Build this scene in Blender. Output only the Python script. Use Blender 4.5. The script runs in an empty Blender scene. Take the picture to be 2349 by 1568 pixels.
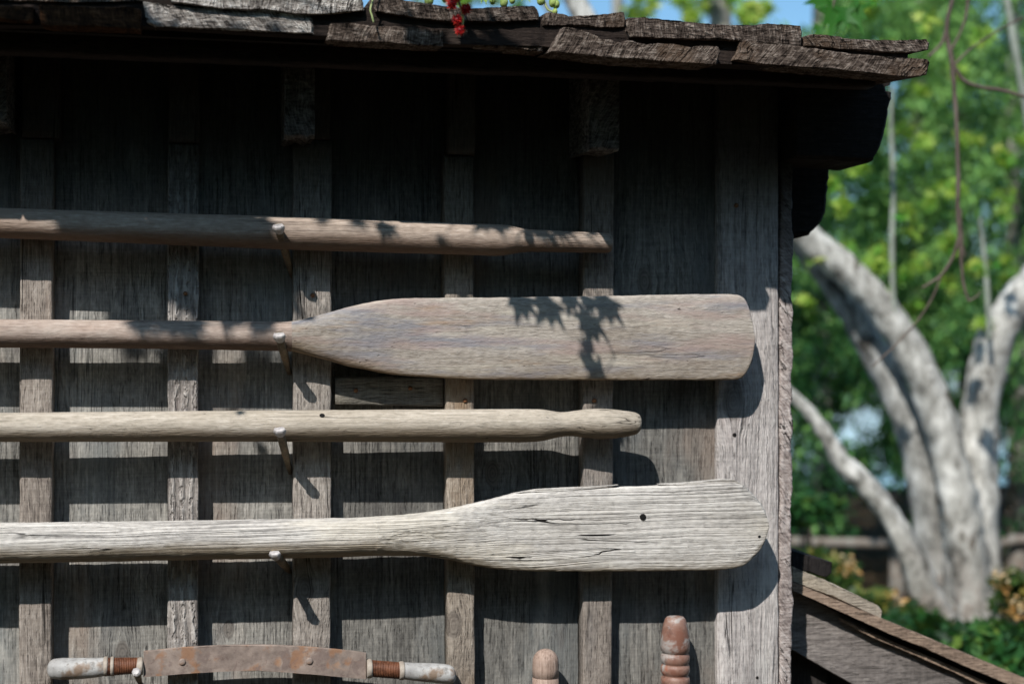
import bpy, bmesh, math, random
from mathutils import Vector, Matrix, noise as mn
R = math.radians
rng = random.Random(7)
scn = bpy.context.scene
col = scn.collection

# ------------------------------------------------------------------ camera frame
TH = R(12.0); DIST = 2.32; CAMZ = 1.55
FX = 50.0/36.0*2349.0
CAM = Vector((-DIST*math.sin(TH), -DIST*math.cos(TH), CAMZ))
RT = Vector((math.cos(TH), -math.sin(TH), 0)); FW = Vector((math.sin(TH), math.cos(TH), 0))

def ray(px, py):
    return FW + RT*((px-1174.5)/FX) + Vector((0, 0, (784-py)/FX))
def at(px, py, d=0.0):
    "point on the plane parallel to the wall, d metres in front of it"
    r = ray(px, py)
    return CAM + r*((-d-CAM.y)/r.y)
def far(px, py, dist):
    return CAM + ray(px, py)*dist
def mpp(px, d=0.0):
    return (at(px+1, 784, d)-at(px, 784, d)).length*0.985
SUN = Vector((-.69, -1.0, 1.28)).normalized()

# ------------------------------------------------------------------ objects
def tag(o, label=None, cat=None, group=None, kind=None):
    if label: o['label'] = label
    if cat: o['category'] = cat
    if group: o['group'] = group
    if kind: o['kind'] = kind
    return o
def empty(name, loc, label, cat, group=None):
    o = bpy.data.objects.new(name, None); col.objects.link(o)
    o.location = loc; o.empty_display_size = 0.1
    o['wloc'] = [loc[0], loc[1], loc[2]]
    return tag(o, label, cat, group)
def wl(o):
    return Vector(o['wloc'])
def obj(name, bm, m, parent=None, origin=None, smooth=True, label=None):
    "links one mesh object; bm is in world coordinates, the origin goes to the middle unless given"
    me = bpy.data.meshes.new(name)
    if origin is None:
        lo = Vector((1e9,)*3); hi = Vector((-1e9,)*3)
        for v in bm.verts:
            for i in range(3):
                lo[i] = min(lo[i], v.co[i]); hi[i] = max(hi[i], v.co[i])
        origin = (lo+hi)/2
    origin = Vector(origin)
    for v in bm.verts: v.co -= origin
    bmesh.ops.recalc_face_normals(bm, faces=bm.faces)
    bm.to_mesh(me); bm.free()
    if smooth:
        me.polygons.foreach_set('use_smooth', [True]*len(me.polygons))
    me.materials.append(m)
    o = bpy.data.objects.new(name, me); col.objects.link(o)
    if parent is not None:
        o.parent = parent; o.location = origin-wl(parent)
    else:
        o.location = origin
    o['wloc'] = [origin[0], origin[1], origin[2]]
    if label: o['label'] = label
    return o
def hn(*a):
    return mn.noise(Vector(a))
def interp(xs, ys, x):
    if x <= xs[0]: return ys[0]
    for i in range(1, len(xs)):
        if x <= xs[i]:
            t = (x-xs[i-1])/(xs[i]-xs[i-1]); return ys[i-1]+(ys[i]-ys[i-1])*t
    return ys[-1]
def rings(bm, rs, cap0=True, cap1=True, closed=True):
    vs = [[bm.verts.new(p) for p in r] for r in rs]
    n = len(vs[0])
    for a, b in zip(vs, vs[1:]):
        for i in range(n if closed else n-1):
            j = (i+1) % n
            bm.faces.new((a[i], a[j], b[j], b[i]))
    if cap0: bm.faces.new(vs[0][::-1])
    if cap1: bm.faces.new(vs[-1])
    return vs
def tube(bm, pts, rads, n=10, cap=True, sq=0, wob=0.0, sd=0.0):
    "loft of round (or squarish) rings along a polyline"
    pts = [Vector(p) for p in pts]; rs = []
    up = Vector((0, 0, 1)); prev = None
    for i, p in enumerate(pts):
        t = (pts[min(i+1, len(pts)-1)]-pts[max(i-1, 0)]).normalized()
        a = prev if prev else (t.cross(up) if abs(t.dot(up)) < .95 else t.cross(Vector((1, 0, 0))))
        a = (a-t*a.dot(t)).normalized(); b = t.cross(a); prev = a
        ring = []
        for k in range(n):
            f = 2*math.pi*k/n+.0001
            c, s = math.cos(f), math.sin(f)
            if sq:
                c = math.copysign(abs(c)**(2/sq), c); s = math.copysign(abs(s)**(2/sq), s)
            rr = rads[i]*(1+wob*hn(c*1.3+sd, s*1.3, i*.35+sd))
            ring.append(p+a*(rr*c)+b*(rr*s))
        rs.append(ring)
    rings(bm, rs, cap, cap)
def smooth_path(pts, per=6):
    "Catmull-Rom through (vector, radius) pairs"
    out = []
    P = [Vector((*p, r)) for p, r in pts]
    for i in range(len(P)-1):
        p0, p1, p2, p3 = P[max(i-1, 0)], P[i], P[i+1], P[min(i+2, len(P)-1)]
        for k in range(per):
            t = k/per
            out.append(.5*((2*p1)+(p2-p0)*t+(2*p0-5*p1+4*p2-p3)*t*t+(3*p1-p0-3*p2+p3)*t**3))
    out.append(P[-1])
    return [Vector(q[:3]) for q in out], [q[3] for q in out]

# ------------------------------------------------------------------ materials
def lin(h):
    h = h.lstrip('#'); c = [int(h[i:i+2], 16)/255 for i in (0, 2, 4)]
    return tuple((x/12.92 if x <= .04045 else ((x+.055)/1.055)**2.4) for x in c)+(1,)
class NT:
    def __init__(s, name):
        s.m = bpy.data.materials.new(name); s.m.use_nodes = True
        s.t = s.m.node_tree; s.t.nodes.clear()
        s.out = s.t.nodes.new('ShaderNodeOutputMaterial')
    def n(s, kind, **kw):
        x = s.t.nodes.new(kind)
        for k, v in kw.items(): setattr(x, k, v)
        return x
    def link(s, a, b): s.t.links.new(a, b)
    def put(s, sock, v):
        if hasattr(v, 'is_output'): s.link(v, sock)
        else: sock.default_value = v
    def math(s, op, a, b=0.0, c=None, clamp=False):
        x = s.n('ShaderNodeMath', operation=op, use_clamp=clamp)
        s.put(x.inputs[0], a); s.put(x.inputs[1], b)
        if c is not None: s.put(x.inputs[2], c)
        return x.outputs[0]
    def add(s, a, b): return s.math('ADD', a, b)
    def sub(s, a, b): return s.math('SUBTRACT', a, b)
    def mul(s, a, b): return s.math('MULTIPLY', a, b)
    def mad(s, a, b, c): return s.math('MULTIPLY_ADD', a, b, c)
    def xyz(s, x, y, z):
        c = s.n('ShaderNodeCombineXYZ')
        for i, v in enumerate((x, y, z)): s.put(c.inputs[i], v)
        return c.outputs[0]
    def noise(s, vec, scale=1.0, detail=3.0, rough=.6, dist=0.0):
        x = s.n('ShaderNodeTexNoise'); s.link(vec, x.inputs['Vector'])
        x.inputs['Scale'].default_value = scale; x.inputs['Detail'].default_value = detail
        x.inputs['Roughness'].default_value = rough; x.inputs['Distortion'].default_value = dist
        return x.outputs[0]
    def ss(s, v, a, b, lo=0.0, hi=1.0):
        x = s.n('ShaderNodeMapRange', interpolation_type='SMOOTHSTEP')
        s.put(x.inputs['Value'], v)
        for k, q in (('From Min', a), ('From Max', b), ('To Min', lo), ('To Max', hi)): s.put(x.inputs[k], q)
        return x.outputs[0]
    def mix(s, f, a, b, mode='MIX'):
        x = s.n('ShaderNodeMix', data_type='RGBA', blend_type=mode)
        s.put(x.inputs[0], f); s.put(x.inputs[6], a); s.put(x.inputs[7], b)
        return x.outputs[2]
    def ramp(s, v, stops):
        x = s.n('ShaderNodeValToRGB'); s.put(x.inputs[0], v)
        e = x.color_ramp.elements
        while len(e) < len(stops): e.new(.5)
        for i, (p, c) in enumerate(stops): e[i].position = p; e[i].color = c
        return x.outputs[0]
    def bump(s, h, dist, strength=1.0):
        x = s.n('ShaderNodeBump'); s.link(h, x.inputs['Height'])
        x.inputs['Distance'].default_value = dist; x.inputs['Strength'].default_value = strength
        return x.outputs[0]
    def bsdf(s, color, rough=.85, nrm=None, metal=0.0, spec=.3):
        b = s.n('ShaderNodeBsdfPrincipled')
        s.put(b.inputs['Base Color'], color); s.put(b.inputs['Roughness'], rough); s.put(b.inputs['Metallic'], metal)
        b.inputs['Specular IOR Level'].default_value = spec
        if nrm is not None: s.link(nrm, b.inputs['Normal'])
        return b
    def done(s, sh):
        s.link(sh.outputs[0] if hasattr(sh, 'outputs') else sh, s.out.inputs[0]); return s.m

def wood(name, dark, mid, light, axis='Z', fu=520, fv=34, mu=120, mv=4.5, rings=0.0, ringf=900, ridge=0.0, crack=.5, cracku=110,
         stains=(), knots=(), bump=.0016, seed=0.0, rand=True, warp=.012, rough=.88, pits=0.0, under=None, shaded=0.0, checks=(.5, 34), sawn=.10, sstretch=.32, lo=.35, hi=.67, tone=.2):
    """weathered wood; u across, v along the grain; grain flows round the knots"""
    s = NT(name)
    tc = s.n('ShaderNodeTexCoord'); sep = s.n('ShaderNodeSeparateXYZ'); s.link(tc.outputs['Object'], sep.inputs[0])
    X, Y, Z = sep.outputs
    u, w, v = {'Z': (X, Y, Z), 'X': (Z, Y, X), 'Y': (X, Z, Y)}[axis]
    u0, v0 = u, v
    kmask = 0.0; krr = None
    for (ku, kv, kr) in knots:
        du = s.sub(u0, ku); dv = s.mul(s.sub(v0, kv), .55)
        rr = s.add(s.mul(du, du), s.mul(dv, dv)); kn_ = s.noise(tc.outputs['Object'], 45, 3); rr = s.mul(rr, s.mad(kn_, 1.6, .25))
        f = s.math('DIVIDE', rr, s.add(rr, kr*kr*1.6))
        u = s.mad(du, s.sub(f, 1.0), u)
        m = s.ss(rr, (kr*.75)**2, (kr*1.05)**2, 1.0, 0.0)
        kmask = m if krr is None else s.math('MAXIMUM', kmask, m)
        krr = rr if krr is None else s.math('MINIMUM', krr, rr)
    off = seed
    if rand:
        oi = s.n('ShaderNodeObjectInfo'); off = s.mad(oi.outputs['Random'], 37.0, seed)
        rnd = oi.outputs['Random']
    uo = s.add(u, off); vo = s.add(v, off)
    low = s.noise(s.xyz(s.mul(uo, 7), s.mul(w, 7), s.mul(vo, 1.6)), 1, 3)
    u2 = s.mad(s.sub(low, .5), warp*2, uo)
    g1 = s.noise(s.xyz(s.mul(u2, fu), s.mul(w, fu), s.mul(vo, fv)), 1, 3, .62)
    g2 = s.noise(s.xyz(s.mul(u2, mu), s.mul(w, mu), s.mul(vo, mv)), 1, 4, .6)
    g3 = s.noise(s.xyz(s.mul(uo, 11), s.mul(w, 11), s.mul(vo, 3.2)), 1, 5, .62)
    g4 = s.noise(s.xyz(s.mul(uo, 160), s.mul(w, 160), s.mul(vo, 90)), 1, 3, .6)
    val = s.add(s.add(s.mul(g1, .32), s.mul(g2, .15)), s.add(s.mul(g3, .31), s.mul(g4, .22)))
    ck_ = s.noise(s.xyz(s.mad(u2, 430, 9.1), s.mul(w, 300), s.mul(vo, checks[1])), 1, 3, .6)
    saw = s.noise(s.xyz(s.mul(uo, 14), s.mul(w, 9), s.mul(vo, 330)), 1, 2, .5); val = s.mad(s.sub(saw, .5), sawn, val)
    cks = s.mul(s.ss(ck_, .57, .66), checks[0]); val = s.mad(cks, -.16, val)
    h = s.add(s.mul(g1, .8), s.add(s.mul(g2, .4), s.mul(g4, .7)))
    h = s.mad(cks, -.9, h)
    if rings:      # late wood lines: long, nearly straight, uneven in width
        for q, (fr, vv, wd) in enumerate(((ringf*.16, .7, .045), (ringf*.34, 1.1, .06))):
            ln = s.noise(s.xyz(s.mad(u2, fr, 4.1*q+.7), s.mul(w, fr*.5), s.mad(vo, vv, 2.0*q)), 1, 2, .45)
            lm = s.ss(s.math('ABSOLUTE', s.sub(ln, .5)), .0, wd, 1.0, 0.0)
            gt = s.noise(s.xyz(s.mad(uo, 16, 8.7+q), w, s.mul(vo, 3.0)), 1, 2)
            lm = s.mul(lm, s.ss(gt, .36, .60, .25, 1.0))
            val = s.mad(lm, (-.10, -.06)[q]*rings, val); h = s.mad(lm, (-1.0, -.6)[q]*rings, h)
    if ridge:      # eroded soft wood between raised, broken ridges
        ph = s.mad(s.sub(low, .5), 9.0, s.mul(u2, 430.0))
        rg = s.mad(s.math('SINE', ph), .5, .5)
        br = s.noise(s.xyz(s.mul(u2, 150), s.mul(w, 80), s.mul(vo, 70)), 1, 2, .5)
        rg = s.mul(rg, s.ss(br, .38, .55))
        val = s.mad(s.sub(rg, .35), .22*ridge, val); h = s.mad(rg, 2.2*ridge, h)
    c = s.ramp(val, ((lo, lin(dark)), ((lo+hi)/2, lin(mid)), (hi, lin(light))))
    for i, (sc, scol, amt, thr) in enumerate(stains):
        sn = s.noise(s.xyz(s.mad(uo, sc, i*7.7+3), s.mul(w, sc), s.mul(vo, sc*sstretch)), 1, 5, .62)
        c = s.mix(s.mul(s.ss(sn, thr, thr+.16), amt), c, lin(scol))
    if rand and tone:
        hsv = s.n('ShaderNodeHueSaturation'); s.link(c, hsv.inputs['Color'])
        s.link(s.mad(rnd, 2*tone, 1-tone*1.15), hsv.inputs['Value']); c = hsv.outputs[0]
    if shaded:     # eave shade painted into the colour with height, plus less bleached wood
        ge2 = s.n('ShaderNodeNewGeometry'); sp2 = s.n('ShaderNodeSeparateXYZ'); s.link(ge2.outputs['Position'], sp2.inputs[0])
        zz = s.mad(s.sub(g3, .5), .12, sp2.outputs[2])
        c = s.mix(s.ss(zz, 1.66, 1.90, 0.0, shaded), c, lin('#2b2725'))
    if under is not None:      # downward facing sides are mixed towards a given browner colour
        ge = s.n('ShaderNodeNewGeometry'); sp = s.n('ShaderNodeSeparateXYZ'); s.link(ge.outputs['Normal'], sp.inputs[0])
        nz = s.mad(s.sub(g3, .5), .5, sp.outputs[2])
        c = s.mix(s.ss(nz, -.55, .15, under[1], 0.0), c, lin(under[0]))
    if krr is not None:
        rad = s.math('SQRT', krr)
        kc = s.mad(s.math('SINE', s.mad(g2, 9.0, s.mul(rad, 1500.0))), .25, .5)
        c = s.mix(s.mul(kmask, .6), c, s.mix(kc, lin('#3a3330'), lin('#7d746c')))
    if crack:
        cn = s.noise(s.xyz(s.mad(u2, cracku, 5.3), s.mul(w, cracku), s.mul(vo, 1.5)), 1, 2, .5)
        cm = s.ss(s.math('ABSOLUTE', s.sub(cn, .5)), .002, .016 if cracku > 80 else .007, 1.0, 0.0)
        gate = s.noise(s.xyz(s.mad(uo, 22, 1.7), w, s.mul(vo, 4)), 1, 2)
        cm = s.mul(cm, s.ss(gate, .52, .62))
        c = s.mix(s.mul(cm, min(1, crack)), c, lin('#15110f')); h = s.mad(cm, -1.6*crack, h)
    if pits:
        pn = s.noise(s.xyz(s.mad(uo, 130, 2.2), s.mul(w, 130), s.mul(vo, 55)), 1, 2, .5)
        pm = s.mul(s.ss(pn, .70, .78), pits)
        c = s.mix(pm, c, lin('#2a1c12')); h = s.mad(pm, -1.5, h)
    return s.done(s.bsdf(c, rough, s.bump(h, bump), spec=.18))

def endgrain(name, dark, mid, light, bump=.005, stain=None, shaded=0.0):
    "rough, rotted shingle ends"
    s = NT(name)
    tc = s.n('ShaderNodeTexCoord'); oi = s.n('ShaderNodeObjectInfo')
    sep = s.n('ShaderNodeSeparateXYZ'); s.link(tc.outputs['Object'], sep.inputs[0])
    off = s.mul(oi.outputs['Random'], 29.0)
    x = s.add(sep.outputs[0], off); y = sep.outputs[1]; z = sep.outputs[2]
    warp = s.noise(s.xyz(s.mul(x, 9), s.mul(y, 9), s.mul(z, 9)), 1, 2)
    u = s.mad(s.sub(warp, .5), .05, s.mad(z, s.mad(oi.outputs['Random'], 1.6, -.8), x))
    fib = s.noise(s.xyz(s.mul(u, 420), s.mul(y, 60), s.mul(z, 60)), 1, 3, .65)
    lump = s.noise(s.xyz(s.mul(x, 75), s.mul(y, 75), s.mul(z, 120)), 1, 4, .65)
    big = s.noise(s.xyz(s.mul(x, 10), s.mul(y, 10), s.mul(z, 10)), 1, 4, .6)
    cn = s.noise(s.xyz(s.mul(u, 42), s.mul(y, 20), s.mul(z, 16)), 1, 3, .6)
    ck = s.ss(s.math('ABSOLUTE', s.sub(cn, .5)), .004, .022, 1.0, 0.0)
    curl = s.noise(s.xyz(s.mul(x, 40), s.mul(y, 40), s.mul(z, 170)), 1, 3, .6, 1.2)
    ck = s.mul(ck, s.ss(big, .45, .6))
    val = s.add(s.add(s.mul(fib, .30), s.mul(lump, .26)), s.add(s.mul(big, .20), s.mul(curl, .24)))
    c = s.ramp(val, ((.41, lin(dark)), (.5, lin(mid)), (.59, lin(light))))
    if stain: c = s.mix(s.mul(s.ss(big, .5, .62), stain[1]), c, lin(stain[0]))
    c = s.mix(s.mul(ck, .8), c, lin('#120e0c'))
    if shaded:  # eave shade painted into the colour, darker with height
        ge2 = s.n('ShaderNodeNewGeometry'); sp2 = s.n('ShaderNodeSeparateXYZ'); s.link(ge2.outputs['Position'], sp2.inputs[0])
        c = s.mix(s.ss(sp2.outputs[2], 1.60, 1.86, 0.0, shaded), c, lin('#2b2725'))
    h = s.sub(s.add(s.mul(fib, 1.0), s.add(s.mul(lump, .65), s.mul(curl, .8))), s.mul(ck, .8))
    return s.done(s.bsdf(c, .95, s.bump(h, bump), spec=.1))

def plain(name, c0, c1, rough=.6, metal=0.0, scale=60, bump=.0006, spots=None, spec=.4, thr=(.4, .62)):
    s = NT(name); tc = s.n('ShaderNodeTexCoord')
    n1 = s.noise(tc.outputs['Object'], scale, 5, .65); n2 = s.noise(tc.outputs['Object'], scale*.22, 4, .6)
    v = s.mad(n2, .6, s.mul(n1, .4))
    c = s.ramp(v, ((thr[0], lin(c0)), (thr[1], lin(c1))))
    for i, (sc, cc, amt, th) in enumerate(spots or ()):
        q = s.noise(tc.outputs['Object'], sc, 4, .6, .3*i); c = s.mix(s.mul(s.ss(q, th, th+.1), amt), c, lin(cc))
    return s.done(s.bsdf(c, rough, s.bump(n1, bump), metal, spec))

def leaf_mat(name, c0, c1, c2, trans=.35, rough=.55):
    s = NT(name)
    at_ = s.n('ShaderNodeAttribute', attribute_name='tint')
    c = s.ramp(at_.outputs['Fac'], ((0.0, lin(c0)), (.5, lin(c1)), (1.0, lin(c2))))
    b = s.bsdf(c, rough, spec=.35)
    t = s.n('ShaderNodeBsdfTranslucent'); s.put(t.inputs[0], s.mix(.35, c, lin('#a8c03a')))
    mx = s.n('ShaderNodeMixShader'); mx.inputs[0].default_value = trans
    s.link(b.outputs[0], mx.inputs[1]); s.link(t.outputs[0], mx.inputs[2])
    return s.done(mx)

def bark(name, c0, c1, c2, patch, sc=9.0, bump=.008):
    s = NT(name); tc = s.n('ShaderNodeTexCoord')
    sep = s.n('ShaderNodeSeparateXYZ'); s.link(tc.outputs['Object'], sep.inputs[0])
    st = s.xyz(sep.outputs[0], sep.outputs[1], s.mul(sep.outputs[2], .55))
    a = s.noise(st, sc, 5, .62, .6); b = s.noise(st, sc*3.7, 4, .6); d = s.noise(st, sc*.35, 3, .5)
    v = s.add(s.mul(a, .6), s.mul(b, .4))
    c = s.ramp(v, ((.38, lin(c0)), (.5, lin(c1)), (.62, lin(c2))))
    m = s.mul(s.ss(a, .54, .60), s.ss(d, .46, .58))
    c = s.mix(m, c, lin(patch))
    # bare and rough near the foot
    fz = s.n('ShaderNodeNewGeometry'); sp = s.n('ShaderNodeSeparateXYZ'); s.link(fz.outputs['Position'], sp.inputs[0])
    c = s.mix(s.mul(s.ss(sp.outputs[2], .2, 1.0, 1.0, 0.0), s.ss(b, .42, .6)), c, lin('#6d5c50'))
    return s.done(s.bsdf(c, .85, s.bump(v, bump), spec=.15))

GREY_STAIN = ((9, '#6f7273', .45, .52), (6, '#71604f', .5, .55))
M = {}
def panel(knots=(), seed=0.0, nm='panel_wood'):
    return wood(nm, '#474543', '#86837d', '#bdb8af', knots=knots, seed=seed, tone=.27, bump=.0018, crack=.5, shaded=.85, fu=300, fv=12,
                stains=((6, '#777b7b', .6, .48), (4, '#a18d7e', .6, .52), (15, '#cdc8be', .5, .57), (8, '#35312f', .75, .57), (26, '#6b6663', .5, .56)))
M['panel'] = panel()
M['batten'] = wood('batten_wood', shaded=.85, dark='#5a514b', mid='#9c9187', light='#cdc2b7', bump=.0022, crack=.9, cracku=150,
                   stains=((7, '#b89f8c', .5, .52), (9, '#8b8784', .5, .55)))
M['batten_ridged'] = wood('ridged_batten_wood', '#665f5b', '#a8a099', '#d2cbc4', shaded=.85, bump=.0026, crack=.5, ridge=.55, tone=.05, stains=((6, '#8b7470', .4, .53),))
M['corner'] = wood('corner_board_wood', '#5a514d', '#9b908a', '#c6bdb6', bump=.0018, crack=.8, rings=.7, ringf=700, tone=.03,
                   stains=((7, '#b09c95', .6, .50), (8, '#6f6b6c', .5, .56), (12, '#d2cdc6', .5, .57)),
                   knots=())
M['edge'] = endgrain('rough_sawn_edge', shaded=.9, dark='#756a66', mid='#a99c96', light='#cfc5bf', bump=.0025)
M['shingle'] = endgrain('weathered_shingle_end', '#201915', '#665950', '#a99b8f', bump=.009, stain=('#5b4736', .6))
M['shingle_pale'] = endgrain('pale_shingle_end', '#4c4540', '#a79e96', '#ebe4db', bump=.009)
M['shingle_shade_brown'] = endgrain('shaded_brown_shingle_end', '#1c120b', '#402b1b', '#5f432d', bump=.004)  # shade over the left shingles put into the colour, dark brown
M['beam'] = endgrain('hewn_rafter_end', '#35312e', '#746e6a', '#a39d98', bump=.008)
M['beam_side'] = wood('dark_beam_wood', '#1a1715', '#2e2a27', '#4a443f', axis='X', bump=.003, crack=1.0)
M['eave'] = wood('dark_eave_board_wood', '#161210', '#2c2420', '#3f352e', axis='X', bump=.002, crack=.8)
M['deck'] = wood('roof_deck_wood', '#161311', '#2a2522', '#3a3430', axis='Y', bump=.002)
M['block'] = wood('cross_block_wood', '#55504a', '#8f897e', '#bab3a6', axis='X', bump=.0022, crack=.5, seed=3.0, stains=((9, '#a5977f', .5, .5),))
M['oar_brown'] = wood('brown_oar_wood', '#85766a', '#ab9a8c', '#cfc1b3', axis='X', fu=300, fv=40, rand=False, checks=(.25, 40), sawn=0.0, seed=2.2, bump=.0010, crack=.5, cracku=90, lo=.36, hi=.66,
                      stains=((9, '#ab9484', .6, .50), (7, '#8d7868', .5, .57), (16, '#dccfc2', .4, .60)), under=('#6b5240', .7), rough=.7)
M['oar_pink'] = wood('pinkish_oar_shaft_wood', '#84746a', '#ae9d91', '#d2c4b8', axis='X', fu=300, fv=40, rand=False, checks=(.25, 40), sawn=0.0, seed=8.1, bump=.0011, crack=.6, cracku=90,
                     stains=((9, '#b39b8d', .6, .48), (14, '#d6c9bd', .5, .57)), under=('#5c4638', .8), rough=.7)
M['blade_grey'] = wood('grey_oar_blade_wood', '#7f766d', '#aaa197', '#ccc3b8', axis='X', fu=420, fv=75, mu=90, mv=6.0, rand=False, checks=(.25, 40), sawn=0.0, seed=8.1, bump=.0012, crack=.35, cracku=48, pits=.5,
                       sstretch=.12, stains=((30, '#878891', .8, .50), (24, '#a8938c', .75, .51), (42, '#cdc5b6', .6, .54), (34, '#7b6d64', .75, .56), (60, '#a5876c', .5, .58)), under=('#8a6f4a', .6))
M['oar_beige'] = wood('beige_grey_oar_wood', '#8b8274', '#b7ac9d', '#dad0c2', axis='X', fu=300, fv=30, rand=False, checks=(.25, 40), sawn=0.0, seed=14.4, bump=.0013, crack=.9, cracku=75, pits=.5,
                      stains=((9, '#a99d8c', .5, .5), (12, '#d8d0c2', .6, .55)), under=('#6c5a43', .75), rough=.75)
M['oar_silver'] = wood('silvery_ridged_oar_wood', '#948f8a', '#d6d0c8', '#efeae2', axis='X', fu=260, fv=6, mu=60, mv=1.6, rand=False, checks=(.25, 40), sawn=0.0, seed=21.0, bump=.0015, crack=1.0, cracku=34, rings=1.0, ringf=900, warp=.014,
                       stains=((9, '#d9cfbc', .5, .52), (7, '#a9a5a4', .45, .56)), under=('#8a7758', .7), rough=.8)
M['rust_nail'] = plain('copper_brown_nail', '#5a3a26', '#9a6a48', .55, .35, 300, .0003)
M['spike'] = plain('dark_rusty_iron', '#5a4d3d', '#95866f', .65, .15, 160, .0008, spots=((60, '#8a6040', .45, .56),))
M['spike_head'] = plain('pale_worn_iron', '#a29c9a', '#d2ccc9', .6, .15, 120, .0007)
M['knife'] = plain('rust_patched_steel', '#84756c', '#ad9b8f', .65, .2, 90, .0007,
                   spots=((26, '#a4744f', .65, .53), (45, '#b58b6a', .5, .61), (34, '#7d6b64', .6, .53), (110, '#6f5a52', .5, .60)))
M['grip'] = plain('worn_grey_painted_grip', '#969390', '#c9c7c3', .55, 0, 45, .0009, spots=((18, '#80654c', .85, .53), (60, '#66615c', .6, .57), (150, '#5d554d', .5, .6)))
M['cord'] = plain('brown_cord', '#4a2b1c', '#7f5139', .55, 0, 200, .0006)
M['collar'] = plain('pale_collar', '#93877a', '#b9ad9f', .6, 0, 120, .0005)
M['handle_pink'] = wood('pinkish_handle_wood', '#806a5e', '#a38c7e', '#c2ad9f', axis='Z', fu=260, fv=14, bump=.0008, crack=.4, rough=.6, stains=((14, '#c7b5a8', .5, .54),))
M['handle_red'] = plain('chipped_reddish_handle', '#7c5546', '#9d8173', .5, 0, 60, .001,
                        spots=((34, '#a4583c', .6, .58), (24, '#a59d97', .9, .50), (80, '#5f443b', .5, .57)))
M['bark'] = bark('pale_mottled_bark', '#5f5b54', '#aeaba3', '#dedbd3', '#5a5349', bump=.02)
M['bark_shade'] = bark('shaded_mottled_bark', '#55534f', '#97958f', '#c6c5c0', '#4a4742', bump=.02)  # darker copy of the pale bark, the limb's shade put into the colour
M['bark_grey'] = bark('grey_bark', '#5c574f', '#8a857c', '#a8a39a', '#4f4a42')
M['twig'] = plain('brown_twig_bark', '#443830', '#6c5f55', .8, 0, 40, .001)
M['stem_pale'] = plain('pale_green_grey_stem', '#757a6d', '#a2a79a', .8, 0, 20, .001)
M['stem_green'] = plain('green_stem', '#8ea05a', '#b9c48a', .6, 0, 60, .0005)
M['evergreen'] = leaf_mat('evergreen_needles', '#0c2617', '#326838', '#80ac58', .28)
M['leaf_bright'] = leaf_mat('yellow_green_leaves', '#458a30', '#93b648', '#ccd468', .45)
M['leaf_mid'] = leaf_mat('mid_green_leaves', '#1d5218', '#3d8426', '#86b040', .45)
M['shrub'] = leaf_mat('shrub_leaves', '#16381c', '#2e6230', '#6f8a3a', .25)
M['shrub_yellow'] = leaf_mat('yellowing_shrub_leaves', '#1f3a1a', '#48602a', '#8d7f3a', .3)
M['flower'] = leaf_mat('cream_orange_petals', '#a87a42', '#c29c66', '#d8c29c', .3)
M['red'] = leaf_mat('red_bristles', '#7d0a12', '#c01420', '#e0502e', .15)
M['bud'] = plain('pale_green_bud', '#6f8a35', '#a9bb6a', .55, 0, 120, .0012)

# ------------------------------------------------------------------ builders
def plank_bm(xl, xr, z0, z1, yf, yb, axis='Z', jit=.0012, bev=.003, sd=0.0, step=.012, facejit=.0006):
    """board between two edges; xl/xr may be (value at z0, value at z1); yf front, yb back"""
    bm = bmesh.new()
    L = abs(z1-z0); n = max(2, int(L/step)); m = 6
    f2 = lambda e, t: e if not isinstance(e, tuple) else e[0]+(e[1]-e[0])*t
    rs = []
    for i in range(n+1):
        t = i/n; z = z0+(z1-z0)*t
        a = f2(xl, t)+jit*(hn(z*24, sd, 1.3)+.6*hn(z*90, sd, 5.1)); b = f2(xr, t)+jit*(hn(z*24, sd, 9.3)+.6*hn(z*90, sd, 7.7))
        yo = yf+facejit*hn(z*9, sd, 3.3)
        bl = bev*(1+.7*hn(z*40, sd, 2.2)); br = bev*(1+.7*hn(z*40, sd, 6.6))
        sec = [(a, yb), (a, yo+bl), (a+bl*.3, yo+bl*.3)]
        for k in range(m+1):
            q = k/m; sec.append((a+bl+(b-br-a-bl)*q, yo+facejit*.8*hn(q*4+sd, z*12, 4.4)))
        sec += [(b-br*.3, yo+br*.3), (b, yo+br), (b, yb)]
        if axis == 'Z': rs.append([Vector((p, y, z)) for p, y in sec])
        else: rs.append([Vector((z, y, p)) for p, y in sec])
    rings(bm, rs)
    return bm

def outline(pts, step, jit, sd):
    out = []
    n = len(pts)
    for i in range(n):
        a = Vector(pts[i]); b = Vector(pts[(i+1) % n]); L = (b-a).length; k = max(1, int(L/step))
        nrm = Vector((-(b-a).y, (b-a).x)).normalized() if L else Vector((0, 0))
        for j in range(k):
            p = a+(b-a)*(j/k)
            out.append(p+nrm*jit*(hn(p.x*.12+sd, p.y*.12, 1.7)+.7*hn(p.x*.4+sd, p.y*.4, 6.1)))
    return out
def slab_bm(pts, d, depth, rise=0.0, jit=1.6, step=5, sd=0.0, bev=.003, rough=.002):
    "image-traced outline standing on the plane d in front of the wall, extruded backwards"
    bm = bmesh.new()
    P = [at(p.x, p.y, d) for p in outline(pts, step, jit, sd)]
    c = sum(P, Vector())/len(P)
    fr, ri, bk = [], [], []
    for p in P:
        v = (c-p); L = v.length
        fr.append(p+v*min(.4, bev/max(L, 1e-6))+Vector((0, rough*hn(p.x*60, p.z*60, sd), 0)))
        ri.append(p+Vector((0, bev*1.2, 0)))
        bk.append(p+Vector((0, depth, depth*rise)))
    rings(bm, [fr, ri, bk])
    bmesh.ops.triangulate(bm, faces=[f for f in bm.faces if len(f.verts) > 4])
    return bm
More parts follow.
